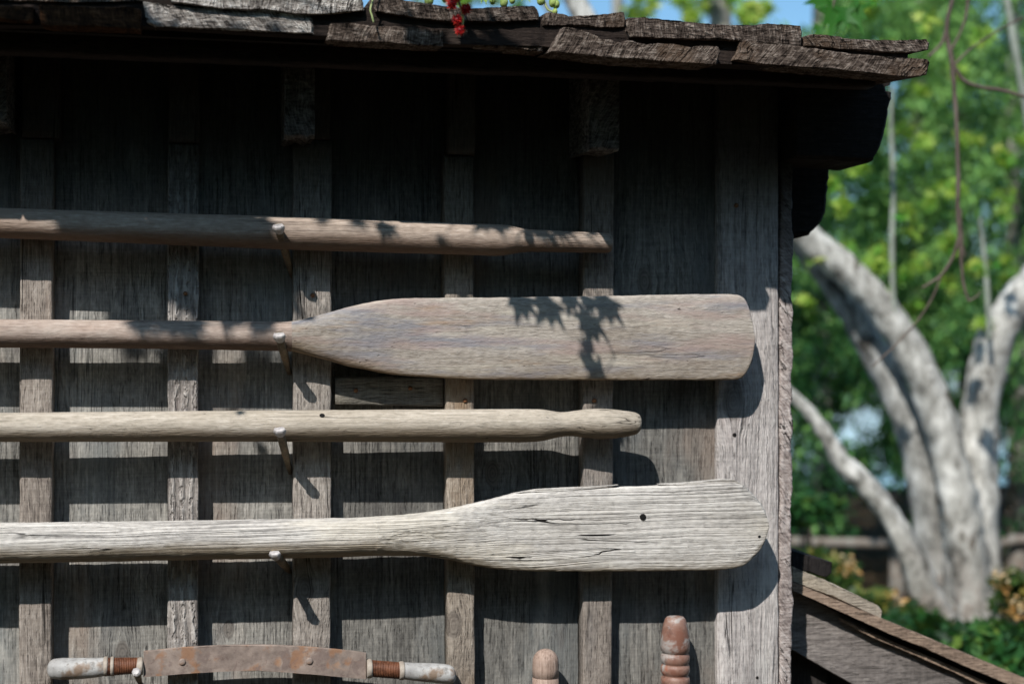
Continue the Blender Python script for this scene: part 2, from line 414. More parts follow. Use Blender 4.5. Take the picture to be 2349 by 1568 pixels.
def disc_bm(c, r, n=14, thick=.002, nrm=Vector((0, -1, 0))):
    bm = bmesh.new(); nrm = nrm.normalized()
    a = nrm.cross(Vector((0, 0, 1))).normalized(); b = nrm.cross(a)
    rs = []
    for q, hh in ((1.0, -.001), (1.0, thick*.5), (.82, thick), (.35, thick*1.15)):
        rs.append([c+nrm*hh+(a*math.cos(2*math.pi*k/n)+b*math.sin(2*math.pi*k/n))*r*q*(1+.06*math.sin(3.1*k)) for k in range(n)])
    rings(bm, rs); return bm
def leaf_cloud(bm, tint, c, rad, n, size, droop=0.0, lobes=False, squash=1.0, aspect=.5, base=.5, spread=.35, r=rng):
    for _ in range(n):
        while True:
            q = Vector((r.uniform(-1, 1), r.uniform(-1, 1), r.uniform(-1, 1)))
            if q.length < 1: break
        p = c+Vector((q.x*rad, q.y*rad, q.z*rad*squash))
        d = Vector((r.gauss(0, 1), r.gauss(0, 1), r.gauss(0, .6)-droop)).normalized()
        s = Vector((r.gauss(0, 1), r.gauss(0, 1), r.gauss(0, 1))); s = (s-d*s.dot(d)).normalized()
        sz = size*r.uniform(.6, 1.35)
        if lobes: add_lobed(bm, p, d, s, sz)
        else:
            vs = [bm.verts.new(p), bm.verts.new(p+d*sz*.45+s*sz*aspect*.5), bm.verts.new(p+d*sz), bm.verts.new(p+d*sz*.45-s*sz*aspect*.5)]
            bm.faces.new(vs)
        tint.append((len(bm.verts), min(1, max(0, base+r.gauss(0, spread)+.18*q.z))))
LOBES = [(0, 0), (.22, -.10), (.60, -.30), (.30, .04), (.92, .22), (.32, .24), (.55, .78), (.15, .42), (0, 1.12)]
BROAD = [(0, 0), (.28, -.10), (.66, -.20), (.44, .08), (.92, .36), (.46, .36), (.44, .70), (.20, .58), (0, 1.12)]
def add_lobed(bm, p, d, s, sz, cup=.15, shape=None):
    "five pointed palmate leaf with a little fold along the midrib"
    nrm = d.cross(s)
    for sg in (1, -1):
        vs = [bm.verts.new(p+d*sz*b+s*sz*a*sg*.8+nrm*sz*cup*a*a) for a, b in (shape or LOBES)]
        if sg < 0: vs.reverse()
        bm.faces.new(vs)
def tinted(o, tint):
    me = o.data; at_ = me.attributes.new('tint', 'FLOAT', 'POINT')
    vals = []; prev = 0
    for n, t in tint: vals += [t]*(n-prev); prev = n
    vals += [.5]*(len(me.vertices)-len(vals))
    at_.data.foreach_set('value', vals)
    me.polygons.foreach_set('use_smooth', [False]*len(me.polygons))

# ================================================================== SETTING
def ground():
    bm = bmesh.new()
    bmesh.ops.create_grid(bm, x_segments=40, y_segments=40, size=400)
    s = NT('leafy_soil'); tc = s.n('ShaderNodeTexCoord')
    a = s.noise(tc.outputs['Object'], 1.3, 6, .6); b = s.noise(tc.outputs['Object'], 30, 4)
    c = s.ramp(s.mad(b, .5, s.mul(a, .5)), ((.38, lin('#2a2219')), (.55, lin('#4a3d2c')), (.66, lin('#5c5236'))))
    m = s.done(s.bsdf(c, .95, s.bump(b, .02), spec=.1))
    o = obj('ground', bm, m, smooth=False); tag(o, kind='structure')
    bm = bmesh.new()
    x0, x1, y0, y1 = -150, 250, 11.5, 90
    vs = [bm.verts.new((x, y, .03)) for x, y in ((x0, y0), (x1, y0), (x1, y1), (x0, y1))]; bm.faces.new(vs)
    s = NT('river_water'); tc = s.n('ShaderNodeTexCoord'); n = s.noise(tc.outputs['Object'], 2.5, 4)
    m = s.done(s.bsdf(lin('#dbe2ee'), .10, s.bump(n, .02, .3), spec=1.0))  # pale base colour stands in for the sky's gleam on the water
    o = obj('water', bm, m, smooth=False); tag(o, kind='structure')
ground()

# ================================================================== SHED
T = .034
corner_x = at(1818, 800, .012).x
shed = empty('shed', (corner_x-1.2, 0, 0), 'weathered grey board and batten shed with rough shingle eave', 'shed')
ZT = 2.06
SEAM = [('a', -1.75), ('b', -1.5), ('c', -1.25), ('d', -1.02)]
def bx(px, d=T): return at(px, 784, d).x
bat = [(46, 122, 43, 118), (385, 456, 384, 454), (673, 762, 673, 758), (1018, 1086, 1028, 1090), (1340, 1410, 1337, 1404)]
bc = [bx((a+b)/2, T) for a, b, _, _ in bat]
edges = [-2.05, -1.80, -1.56, -1.32, -1.08]+bc+[bx(1646, 0)+.03]
# wall boards: seams lie under the battens
for i in range(len(edges)-1):
    x0, x1 = edges[i]+.003, edges[i+1]-.003
    mid = (x0+x1)/2
    kn = ()
    mat = M['panel']
    def rel(px, py): p = at(px, py, 0); return (p.x-mid, p.z-(0.0+ZT)/2)
    if i == 9: mat = panel([(*rel(1478, 645), .014)], 5.0, 'panel_wood_knotted')
    if i == 6: mat = panel([(*rel(525, 1442), .010)], 9.0, 'panel_wood_small_knot')
    if i == 5: mat = panel([(*rel(281, 1497), .012)], 12.5, 'panel_wood_low_knot')
    if i == 8: mat = panel([(*rel(1130, 1085), .014)], 17.5, 'panel_wood_side_knot')
    obj('wall_board', plank_bm(x0, x1, 0.0, ZT, 0.0, .024, sd=i*3.1, step=.03, jit=.001), mat, shed)
# battens, in two lengths: the upper stub stands a little prouder
ytops = [318, 329, 322, 357, 346]
batten_objs = []
for i, (a, b, c, d) in enumerate(bat):
    zt = at(a, ytops[i], T).z; zlow = at(a, 1568, T).z
    t = lambda e0, e1: (bx(e1, T)+(bx(e1, T)-bx(e0, T))*(zlow/(zt-zlow)), bx(e0, T))
    m = M['batten_ridged'] if i == 1 else M['batten']
    if i == 2: 
        p = at(700, 1352, T); mid = ((bx(673)+bx(762))/2, zt/2)
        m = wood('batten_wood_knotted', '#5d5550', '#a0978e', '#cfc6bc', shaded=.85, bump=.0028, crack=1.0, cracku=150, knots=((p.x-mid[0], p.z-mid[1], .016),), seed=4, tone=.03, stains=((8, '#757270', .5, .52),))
    if i == 3:
        p = at(1050, 1432, T); mid = ((bx(1018)+bx(1086))/2, zt/2)
        m = wood('batten_wood_rotted', '#5d544c', '#9d9184', '#cdc2b4', shaded=.85, bump=.0026, crack=.8, knots=((p.x-mid[0]-.01, p.z-mid[1], .014),), seed=6, tone=.03, stains=((6, '#9a7f62', .7, .48), (8, '#77706a', .5, .56)))
    o = obj('batten', plank_bm(t(a, c), t(b, d), 0.0, zt, -T, -.0005, sd=20+i*2.7, jit=.0011), m, shed)
    batten_objs.append(o)
    up = {0: (50, 137), 1: (386, 458), 2: (676, 758), 3: (1028, 1091), 4: (1345, 1409)}[i]
    obj('batten', plank_bm(bx(up[0], T+.008), bx(up[1], T+.008), zt+.002, ZT, -(T+.008), -.0005, sd=60+i*2.7), M['batten'], shed)
for i, x in enumerate(edges[1:5]):
    obj('batten', plank_bm(x-.026, x+.026, 0, ZT, -T, -.0005, sd=80+i), M['batten'], shed)
# corner board and the rough edge of the side boarding
CT = .014
p = at(1683, 918, CT); cm = ((bx(1646, CT)+bx(1787, CT))/2, ZT/2)
q = at(1720, 1010, CT)
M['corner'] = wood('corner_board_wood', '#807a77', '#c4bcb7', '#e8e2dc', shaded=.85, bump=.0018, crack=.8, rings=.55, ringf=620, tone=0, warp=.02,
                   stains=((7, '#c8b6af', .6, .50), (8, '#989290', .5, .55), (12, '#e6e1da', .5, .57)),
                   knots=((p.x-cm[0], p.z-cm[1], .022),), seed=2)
corner = obj('corner_board', plank_bm(bx(1646, CT), bx(1786.5, CT), 0, ZT, -CT, .02, sd=101, jit=.0008), M['corner'], shed)
obj('edge_board', plank_bm(bx(1790, CT-.002), bx(1818.5, CT-.002), 0, ZT, -CT+.002, .08, sd=103, jit=.0035, bev=.004, step=.006, facejit=.0015), M['edge'], shed)
# nails
def nail(px, py, d, host, r=5.2):
    obj('nail_head', disc_bm(at(px, py, d), r*mpp(px, d), thick=.002), M['rust_nail'], host)
nail(425, 673, T+.0006, batten_objs[1]); nail(717, 677, T+.0006, batten_objs[2]); nail(1067, 918, T+.0006, batten_objs[3])
nail(1363, 918, T+.0006, batten_objs[4]); nail(1689, 471, CT+.0006, corner)
M['hole'] = plain('dark_hollow', '#070605', '#120e0b', .9)
obj('nail_hole', disc_bm(at(1685, 997, CT+.0004), 4.6*mpp(1685), thick=.0006), M['hole'], corner)
obj('nail_hole', disc_bm(at(1737, 1553, CT+.0004), 3.4*mpp(1737), thick=.0006), M['hole'], corner)
# cross block between two battens
zb0, zb1 = at(890, 931, .024).z, at(890, 865, .024).z
blk = obj('cross_block', plank_bm((zb0+.003, zb0-.002), zb1, bx(769, .024), bx(1017, .024), -.024, -.0005, axis='X', sd=44), M['block'], shed)
nail(816, 895, .0246, blk); nail(941, 890, .0246, blk)

# roof ------------------------------------------------------------
RISE = math.tan(R(5)); ED = .288
SH = [  # lower row
 ([(-230,-8),(-90,4),(-86,44),(-232,36)], 0, 'shingle_shade_brown'),
 ([(-80,6),(60,14),(75,16),(74,46),(66,49),(-78,42)], 0, 'shingle_shade_brown'),
 ([(87,10),(310,17),(324,22),(321,68),(307,66),(110,60),(93,56)], 0, 'shingle_shade_brown'),
 ([(328,3),(393,13),(560,24),(640,29),(709,35),(717,42),(720,77),(560,70),(420,63),(355,60),(337,51)], 0, 'shingle_pale'),
 ([(756,52),(800,52),(860,58),(940,61),(1019,68),(1018,106),(960,104),(860,99),(748,92)], 0, 'shingle'),
 ([(1067,60),(1130,60),(1245,68),(1249,96),(1247,118),(1180,113),(1095,106),(1059,86)], 0, 'shingle'),
 ([(1295,61),(1320,65),(1366,81),(1373,89),(1399,90),(1410,99),(1440,92),(1458,94),(1474,105),(1504,98),(1551,101),(1590,109),(1617,103),(1648,107),(1655,118),(1650,132),(1645,148),(1560,143),(1434,137),(1330,124),(1263,117),(1270,104)], 0, 'shingle'),
 ([(1703,93),(1760,97),(1824,103),(1941,121),(2040,131),(2131,136),(2135,143),(2128,171),(2096,177),(1920,161),(1746,146),(1687,136),(1699,117)], 0, 'shingle'),
 ([(-460,-14),(-240,-6),(-238,36),(-462,28)], 0, 'shingle'), ([(-720,-26),(-470,-12),(-468,28),(-722,16)], 0, 'shingle_shade_brown'), ([(-990,-40),(-730,-26),(-728,14),(-992,2)], 0, 'shingle'),
 ([(-600,-66),(-165,-45),(-160,-4),(-600,-24)], 1, 'shingle_shade_brown'), ([(-1000,-86),(-612,-66),(-610,-26),(-1000,-44)], 1, 'shingle'),
 # upper row
 ([(-150,-45),(320,-30),(330,2),(160,7),(-150,-2)], 1, 'shingle'),
 ([(372,-34),(700,-22),(830,-16),(836,23),(740,33),(690,33),(640,27),(513,20),(396,4)], 1, 'shingle_pale'),
 ([(860,-16),(927,1),(1026,14),(1081,19),(1160,15),(1228,13),(1237,26),(1238,46),(1140,50),(1026,51),(950,40),(861,26)], 1, 'shingle'),
 ([(1254,28),(1290,31),(1300,36),(1345,35),(1395,31),(1432,27),(1437,42),(1435,62),(1390,64),(1300,58),(1244,58),(1243,47)], 1, 'shingle'),
 ([(1443,40),(1470,39),(1560,48),(1668,57),(1740,57),(1765,54),(1838,59),(1842,80),(1840,104),(1760,98),(1668,92),(1560,89),(1447,84),(1440,70)], 1, 'shingle'),
 ([(1846,84),(1862,78),(1921,83),(1930,88),(2018,91),(2070,92),(2128,90),(2134,98),(2132,113),(2096,121),(2010,119),(1933,113),(1846,104)], 1, 'shingle'),
]
for i, (pts, up, m) in enumerate(SH):
    d = ED-.014*up+.004*math.sin(i*2.3)-(.02 if i in (3, 4, 5) else 0)
    obj('roof_shingle', slab_bm(pts, d, .42, RISE, sd=i*5.3, jit=1.5), M[m], shed, smooth=False)
mids = [(-990,-18),(-600,0),(-230,12),(0,12),(320,14),(500,24),(720,38),(850,40),(1020,56),(1240,60),(1440,86),(1650,100),(1840,110),(2085,130)]
strip = [(x, y-22) for x, y in mids]+[(x, y+(46 if x < 2000 else 22)) for x, y in mids[::-1]]
obj('gap_blocker_strip', slab_bm(strip, ED-.022, .3, RISE, sd=3.0, jit=.8, step=14), M['eave'], shed, smooth=False)  # added dark strip behind the shingles, blocks sun through their gaps
# eave board under the shingles, with its underside seen from below
eb = empty  # (no object)
p0, p1 = at(-200, 60, ED-.035), at(2050, 180, ED-.035)
zE0, zE1 = 1.952, 2.0
xe1 = at(2046, 190, ED-.03).x
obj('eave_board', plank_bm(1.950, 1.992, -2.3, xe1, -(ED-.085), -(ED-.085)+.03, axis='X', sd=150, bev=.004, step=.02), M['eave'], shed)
bm = bmesh.new()
za, zb_ = 1.975, 1.975+RISE*1.9
bxs = []
x0, x1 = -2.3, xe1
for (y, z) in ((-(ED-.06), za), (1.9, zb_)):
    pass
vs = [Vector((x0, -(ED-.059), za)), Vector((x1, -(ED-.059), za)), Vector((x1, 1.8, za+RISE*2)), Vector((x0, 1.8, za+RISE*2))]
rings(bm, [vs, [v+Vector((0, 0, .022)) for v in vs]])
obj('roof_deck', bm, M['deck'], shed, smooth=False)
# upper courses further up the roof, behind the two rows seen at the eave
for k, yy in enumerate((.26, .55, .84, 1.13, 1.42)):
    bm = bmesh.new()
    x = -2.2
    z = za+RISE*(yy+.13)+.024
    vs = [Vector((x, yy, z+.0)), Vector((x1+.04, yy, z)), Vector((x1+.04, yy+.36, z+RISE*.36)), Vector((x, yy+.36, z+RISE*.36))]
    rings(bm, [vs, [v+Vector((0, 0, .018)) for v in vs]])
    obj('shingle_course', bm, M['shingle'], shed, smooth=False)
# rafter tails
def rafter(px0, px1, pyb, d, sd, tl=0):
    zb = at(px0, pyb, d).z; xa, xb = at(px0, 300, d).x, at(px1, 300, d).x
    bm = bmesh.new(); rs = []
    for (y, zz) in ((-d, zb+.004), (-d+.006, zb), (.2, zb+.012)):
        n = 9; ring = []
        for k in range(n): ring.append(Vector((xa+(xb-xa)*k/(n-1), y+.004*hn(k*.8, sd, y*9), zz+.005*hn(k*.6, sd, 2.2))))
        for k in range(n): ring.append(Vector((xb-(xb-xa)*k/(n-1)+.002*hn(k, sd, 1), y+.004*hn(k*.7, sd, 5), 1.974+RISE*max(0, y+.13))))
        rs.append(ring)
    rings(bm, rs)
    obj('rafter_tail', bm, M['beam'], shed, smooth=False)
rafter(653, 722, 316, .125, 1); rafter(1351, 1421, 345, .125, 2); rafter(-40, 14, 285, .125, 3)
rafter(-760, -690, 250, .125, 4)
# beam ends carried past the corner
def beam_end(pts, d, depth, sd, name):
    obj(name, slab_bm(pts, d, depth, 0, jit=2.2, step=7, sd=sd, bev=.006), M['beam_side'], shed, smooth=False)
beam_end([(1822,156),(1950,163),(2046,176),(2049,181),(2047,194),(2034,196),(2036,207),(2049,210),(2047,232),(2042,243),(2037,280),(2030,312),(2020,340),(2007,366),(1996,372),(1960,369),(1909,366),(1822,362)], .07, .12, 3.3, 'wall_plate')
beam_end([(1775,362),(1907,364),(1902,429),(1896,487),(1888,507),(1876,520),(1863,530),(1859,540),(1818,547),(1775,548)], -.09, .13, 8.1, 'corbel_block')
# side wall, going back from the corner
bm = plank_bm(0, 0, 0, 1, 0, 1) if False else None
b = bmesh.new()
xs = corner_x-.004
for k in range(9):
    y0 = .085+k*.2; y1 = y0+.195
    vs = [Vector((xs-.03, y0, 0)), Vector((xs, y0, 0)), Vector((xs, y1, 0)), Vector((xs-.03, y1, 0))]
    b2 = bmesh.new(); rings(b2, [vs, [v+Vector((0, 0, 1.97)) for v in vs]])
    obj('side_board', b2, M['panel'], shed, smooth=False)
b.free()

# ================================================================== OARS
def loft(st, c, wd, e, origin, px_from, px_to, n=48, step=4.0, jit=.0003, sd=0.0, cap0=True, cap1=True, smooth=8.0):
    """st: (px, top, bottom) traced along the oar; c depth of the axis; wd(px, half height) half thickness; e(px) squareness"""
    xs = [a for a, _, _ in st]; tp = [b for _, b, _ in st]; bt = [q for _, _, q in st]
    bm = bmesh.new(); rs = []
    k = max(2, int((px_to-px_from)/step))
    for i in range(k+1):
        px = px_from+(px_to-px_from)*i/k
        def sm(ys):
            w = min(smooth, max(.01, xs[-1]-px), max(.01, px-xs[0]))
            return sum(interp(xs, ys, px+w*o)*g for o, g in ((-1, .2), (-.5, .2), (0, .2), (.5, .2), (1, .2)))
        a = at(px, sm(tp), c); b = at(px, sm(bt), c)
        hh = max(.0008, (a.z-b.z)/2); zc = (a.z+b.z)/2; x = a.x
        w = wd(px, hh); ee = e(px); ring = []
        for q in range(n):
            f = 2*math.pi*q/n; cs, sn = math.cos(f), math.sin(f)
            yy = -c-w*math.copysign(abs(cs)**(2/ee), cs); zz = zc+hh*math.copysign(abs(sn)**(2/ee), sn)
            o = jit*(hn(x*30, cs*1.5+sd, sn*1.5)+.6*hn(x*110, cs*4+sd, sn*4))
            ring.append(Vector((x, yy-o*cs, zz+o*sn)))
        rs.append(ring)
    rings(bm, rs, cap0, cap1)
    return bm
circ = lambda px, h: h
two = lambda px: 2.0
def lerp(a, b, t): t = min(1, max(0, t)); return a+(b-a)*t

# oar with a plain tapered grip, topmost
o1 = empty('wooden_oar', at(400, 520, .064), 'topmost brown oar with plain stepped round grip end', 'oar', 'oars hung across the shed wall')
S1 = [(-1500,400,500),(-1420,355,545),(-1000,375,565),(-850,430,512),(-760,445,508),(0,477,546),(380,489,561),(640,496,572),(900,506,580),(1085,513,585),(1120,514,586.5),(1140,515,587),(1158,516,586),(1175,518,583),(1195,523,579),(1215,526,577.5),(1300,530,578.5),(1396,535,580),(1400,537,578.5),(1402,541,574)]
w1 = lambda px, h: h if px > -760 else lerp(.009, .022, (px+950)/190)
obj('blade', loft(S1, .070, w1, lambda p: 3.0, None, -1500, -760, cap1=False, step=12), M['oar_brown'], o1, origin=wl(o1))
obj('shaft', loft(S1, .070, w1, two, None, -760, 1140, cap0=False, cap1=False, sd=1), M['oar_brown'], o1, origin=wl(o1))
obj('grip', loft(S1, .070, w1, two, None, 1140, 1402, cap0=False, step=2, sd=1, smooth=5), M['oar_brown'], o1, origin=wl(o1))

# oar with the smooth grey blade
o2 = empty('wooden_oar', at(400, 765, .061), 'oar with smooth grey brown blade dappled by leaf shadows, second from top', 'oar', 'oars hung across the shed wall')
S2 = [(-1300,735,770),(-1290,728,780),(-1150,728,782),(-1100,722,790),(0,732,797),(380,735,800),(600,737,804),(650,738,805),(668,737,806),(688,733,810),(720,726,818),(760,715,829),(800,704,840),(842,694,848),(870,689,854),(900,686,858),(940,684,862),(979,683.5,864.5),(1030,682.5,867),(1098,682,870),(1250,680.5,871),(1400,678.5,871.5),(1600,675,872),(1675,674.5,871.5),(1690,675.5,870.5),(1698,678,868),(1706,684,861),(1712,694,852),(1717,708,843),(1721,724,832),(1724.5,742,818),(1727,760,800),(1728,772,786)]
def w2(px, h): return h if px < 640 else lerp(.0235, .0085, ((px-640)/330)**.7 if px > 640 else 0)
def e2(px): return lerp(2.0, 4.5, (px-640)/300)
obj('shaft', loft(S2, .061, w2, e2, None, -1300, 668, cap1=False, sd=5), M['oar_pink'], o2, origin=wl(o2))
bl2 = obj('blade', loft(S2, .061, w2, e2, None, 668, 1728, cap0=False, n=72, step=2.5, jit=.0006, sd=5, smooth=3), M['blade_grey'], o2, origin=wl(o2))

# oar with the shaped grip
o3 = empty('wooden_oar', at(400, 980, .068), 'pale beige oar with bulbous carved grip end, third from top', 'oar', 'oars hung across the shed wall')
S3 = [(-1500,930,1020),(-1420,890,1060),(-1000,900,1055),(-850,935,1015),(-760,945,1013),(0,946,1013),(640,940.5,1012.5),(1085,938,1014),(1200,937.5,1014),(1235,937.5,1012.5),(1250,939,1010),(1265,942,1006),(1286,945,1001.5),(1300,944.5,1000),(1320,941.5,1000.5),(1345,938,1004),(1377,936.5,1006.5),(1405,938,1005.5),(1430,941,1002),(1450,944,998),(1462,946.5,994.5),(1467,950,989),(1468.5,956,982)]
w3 = lambda px, h: h if px > -760 else lerp(.009, .023, (px+950)/190)
obj('blade', loft(S3, .068, w3, lambda p: 3.0, None, -1500, -760, cap1=False, step=12), M['oar_beige'], o3, origin=wl(o3))
sh3 = obj('shaft', loft(S3, .068, w3, two, None, -760, 1243, cap0=False, cap1=False, sd=9), M['oar_beige'], o3, origin=wl(o3))
obj('grip', loft(S3, .068, w3, two, None, 1243, 1468.5, cap0=False, step=2, sd=9, smooth=5), M['oar_beige'], o3, origin=wl(o3))
pp = at(737, 950, .068); obj('peg_hole', disc_bm(Vector((pp.x, -.068-.0172, pp.z-.0010)), 6.2*mpp(737), thick=.0012, nrm=Vector((0, -.66, .75))), M['hole'], sh3)

# oar with the silvery ridged blade
o4 = empty('wooden_oar', at(400, 1240, .073), 'lowest oar, silvery white with deep grain and split broad blade', 'oar', 'oars hung across the shed wall')
S4 = [(-1300,1215,1270),(-1290,1208,1276),(-1100,1205,1285),(0,1198,1291),(300,1195,1286),(640,1190,1280),(801,1187,1276),(861,1184,1274),(926,1180.5,1273),(980,1174,1275),(1026,1166.5,1281),(1060,1159.5,1289),(1100,1150.5,1297),(1130,1143,1302),(1156,1136.5,1305),(1180,1130,1307),(1230,1126,1309),(1338,1120,1310),(1490,1113,1308.5),(1600,1106.5,1306.5),(1659,1102.5,1305),(1673,1101.5,1303.5),(1686,1103,1301),(1700,1108.5,1297),(1710,1114.5,1291.5),(1724,1130,1280),(1735,1142,1268),(1743,1152,1258),(1750,1165,1243),(1755,1178,1231),(1758,1192,1219),(1759,1200,1210)]
def w4(px, h): return h if px < 860 else lerp(.031, .0105, ((px-860)/330)**.8)
def e4(px): return lerp(2.0, 4.2, (px-860)/330)
obj('shaft', loft(S4, .073, w4, e4, None, -1300, 861, cap1=False, sd=13, jit=.0007), M['oar_silver'], o4, origin=wl(o4))
bl4 = obj('blade', loft(S4, .073, w4, e4, None, 861, 1759, cap0=False, n=72, step=2.5, jit=.0009, sd=13, smooth=3), M['oar_silver'], o4, origin=wl(o4))
obj('nail_hole', disc_bm(at(1475, 1185, .0838), 7.2*mpp(1475, .066), n=18, thick=.0005), M['hole'], bl4)
obj('nail_hole', disc_bm(at(1742, 1230, .0835), 3.4*mpp(1742, .066), n=18, thick=.0005), M['hole'], bl4)
for pts in ([(1182,1131),(1230,1122.5),(1290,1119),(1345,1117.5),(1420,1112),(1338,1122),(1250,1127.5)],
            [(1510,1110),(1560,1108),(1620,1102.5),(1660,1098.5),(1686,1100),(1700,1108),(1712,1117),(1660,1115),(1590,1114)]):
    obj('splinter', slab_bm(pts, .0795, .012, 0, jit=.5, step=6, sd=pts[0][0], bev=.0012, rough=.0005), M['oar_silver'], bl4, smooth=False)

# ================================================================== SPIKES
def spike(hx, hy, bx_, by, d, label, tilt=0.0, hw=14.5):
    h = at(hx, hy, d); b = at(bx_, by, .002)
    root = empty('iron_spike', b, label, 'spike', 'iron spikes carrying the oars')
    ax = (h-b).normalized()
    bm = bmesh.new(); s = mpp(hx, d)
    pts = [b+(h-b)*t for t in (0, .2, .45, .7, .9, 1.0)]
    tube(bm, pts, [5*s, 7*s, 8.6*s, 9.4*s, 9*s, 9.6*s], n=16, sq=3.5, wob=.08, sd=hx)
    obj('shank', bm, M['spike'], root)
    bm = bmesh.new()
    # rose head: faceted, leaning upward
    nrm = (ax*.72+Vector((-.08, 0, .50+tilt))).normalized()
    a = nrm.cross(Vector((0, 0, 1))).normalized(); c = nrm.cross(a)
    rs = []
    for q, k in ((.52, -.0125), (.80, -.0085), (1.04, -.0025), (1.0, .0002), (.88, .0016), (.4, .0022)):
        ring = []
        for j in range(7):
            f = 2*math.pi*(j+.5)/7
            ring.append(h+nrm*k+(a*math.cos(f)*1.05+c*math.sin(f)*.72)*hw*s*q*(1+.07*hn(j*1.7, hx, 3)))
        rs.append(ring)
    rings(bm, rs)
    obj('head', bm, M['spike_head'], root, smooth=False)
spike(638, 519, 671, 634, .112, 'rusty iron spike with pale head holding up the topmost brown oar')
spike(640, 768, 664, 856, .108, 'iron spike at the neck of the smooth grey brown oar blade', .1)
spike(641, 985, 666, 1084, .114, 'iron spike under the pale beige oar with carved grip')
spike(630, 1268, 665, 1311, .126, 'short looking iron spike below the silvery ridged oar', .25, 13.5)

# ================================================================== DRAWKNIFE
KD = .052
kn = empty('drawknife', at(585, 1520, KD), 'rusty curved drawknife with two cord wrapped grips at wall bottom', 'drawknife')
def arc(px): return interp([329,416,480,541,600,649,720,803,841], [1494,1485,1481.5,1479,1478.8,1480,1484.5,1492,1497.5], px)
def arcb(px): return interp([329,416,480,541,600,649,720,803,841], [1552.5,1545,1541,1538.5,1538.7,1541,1546,1554,1557], px)
top = [(329+i*8, arc(329+i*8)) for i in range(65)]
bot = [(329+i*8, arcb(329+i*8)) for i in range(64, -1, -1)]
kb = obj('blade', slab_bm(top+bot, KD+.006, .0075, 0, jit=.5, step=6, sd=2.0, bev=.0012, rough=.0006), M['knife'], kn, smooth=False)
for rx, ry in ((418, 1517), (710, 1515)):
    obj('rivet', disc_bm(at(rx, ry, KD+.0062), 8.2*mpp(rx), n=10, thick=.0016), M['knife'], kb)
def grip(side):
    if side < 0: prof = [(107.5,1533,1534),(109,1523,1543),(113,1516,1550),(122,1510.5,1555.5),(140,1508,1557.5),(180,1508,1556),(220,1507.5,1552.5),(240,1507,1549)]
    else: prof = [(920,1518,1556),(950,1519,1560),(990,1520,1564),(1020,1522,1567),(1034,1525,1567),(1042,1531,1563),(1045.5,1539,1556),(1046.5,1547,1549)]
    return loft(prof, KD, circ, two, None, prof[0][0], prof[-1][0], n=32, step=1.5, sd=side*3.0, smooth=3)
for side in (-1, 1):
    g = obj('grip', grip(side), M['grip'], kn)
    bm = bmesh.new()
    a, b_ = ((240, 320), (845, 920))[side > 0]
    k = 20
    for i in range(k):
        px = a+(b_-a)*(i+.5)/k; t = i/(k-1)
        if side < 0: yt, yb = lerp(1507, 1506.5, t), lerp(1550, 1543, t)
        else: yt, yb = lerp(1512, 1517.5, t), lerp(1551, 1556.5, t)
        A = at(px, yt, KD); B = at(px, yb, KD); r = (A.z-B.z)/2; c = (A+B)/2; hw = (b_-a)/k*mpp(px)*.5
        rs = []
        for j in range(6):
            f = math.pi*(j/5-.5); rr = r-hw*.9+hw*.9*math.cos(f)
            rs.append([c+Vector((hw*math.sin(f), math.cos(2*math.pi*q/24)*rr, math.sin(2*math.pi*q/24)*rr)) for q in range(24)])
        rings(bm, rs)
    obj('cord_wrap', bm, M['cord'], g)
    for px, ww, rr in (((243, 5, 23), (258, 4, 23), (321, 7, 21)) if side < 0 else ((847, 6, 22), (921, 6, 21))):
        c = at(px, 1527 if side < 0 else (1532 if px < 900 else 1537), KD); r = rr*mpp(px)
        bm = bmesh.new()
        tube(bm, [c+Vector((o*mpp(px)*ww, 0, 0)) for o in (-1, -.5, .5, 1)], [r*.93, r, r, r*.93], n=24)
        obj('collar', bm, M['collar'], g)
# short spike whose head shows under the left grip
h = at(313, 1541, KD+.03); b0 = at(322, 1566, .002)
r5 = empty('iron_spike', b0, 'small pale spike head peeking out under the drawknife left grip', 'spike')
bm = bmesh.new(); tube(bm, [b0, (b0+h)/2, h], [.003, .0045, .005], n=12, sq=3.5); obj('shank', bm, M['spike'], r5)
bm = bmesh.new(); nr = (h-b0).normalized()
tube(bm, [h-nr*.004, h-nr*.002, h+nr*.003, h+nr*.005], [.004, .0066, .0066, .004], n=7); obj('head', bm, M['spike_head'], r5, smooth=False)

# ================================================================== TOOL HANDLES
def handle(cx, prof, name, label, mat, d=.042):
    base = at(cx, 1900, d)
    root = empty(name, base, label, 'tool handle')
    bm = bmesh.new(); rs = []
    for py, r in prof:
        c = at(cx, py, d); rr = max(.0005, r*mpp(cx, d))
        rs.append([c+Vector((math.cos(2*math.pi*k/36)*rr, math.sin(2*math.pi*k/36)*rr, 0)) for k in range(36)])
    rings(bm, rs)
    return obj('grip', bm, mat, root), root
def dome(y0, h, r, n=12): return [(y0+h*(1-math.cos(math.pi/2*k/n)), r*math.sin(math.pi/2*k/n)) for k in range(n+1)]
pa = dome(1487, 30, 29.5)+[(1530,30.2),(1549,30),(1550,28.6),(1552,28.6),(1553,30),(1600,29.5),(1700,27),(1800,22),(1840,17)]
handle(1251.5, pa, 'tool_handle', 'plain pinkish round topped tool handle at bottom edge', M['handle_pink'])
pb = [(1412,2),(1412.5,12),(1414,19),(1419,23),(1430,26.5),(1448,30),(1465,32),(1480,32.5),(1491,31.5),(1493,29),(1496,28.5),(1498,30),(1503,32.2),(1512,32.2),(1518,30),(1520,28.5),(1522,28.5),(1525,31.5),(1530,32.5),(1538,32.5),(1543,30),(1545.5,28.2),(1548,28.2),(1551,31.5),(1556,32.5),(1566,32.5),(1572,30),(1576,27),(1650,26),(1760,22),(1800,17)]
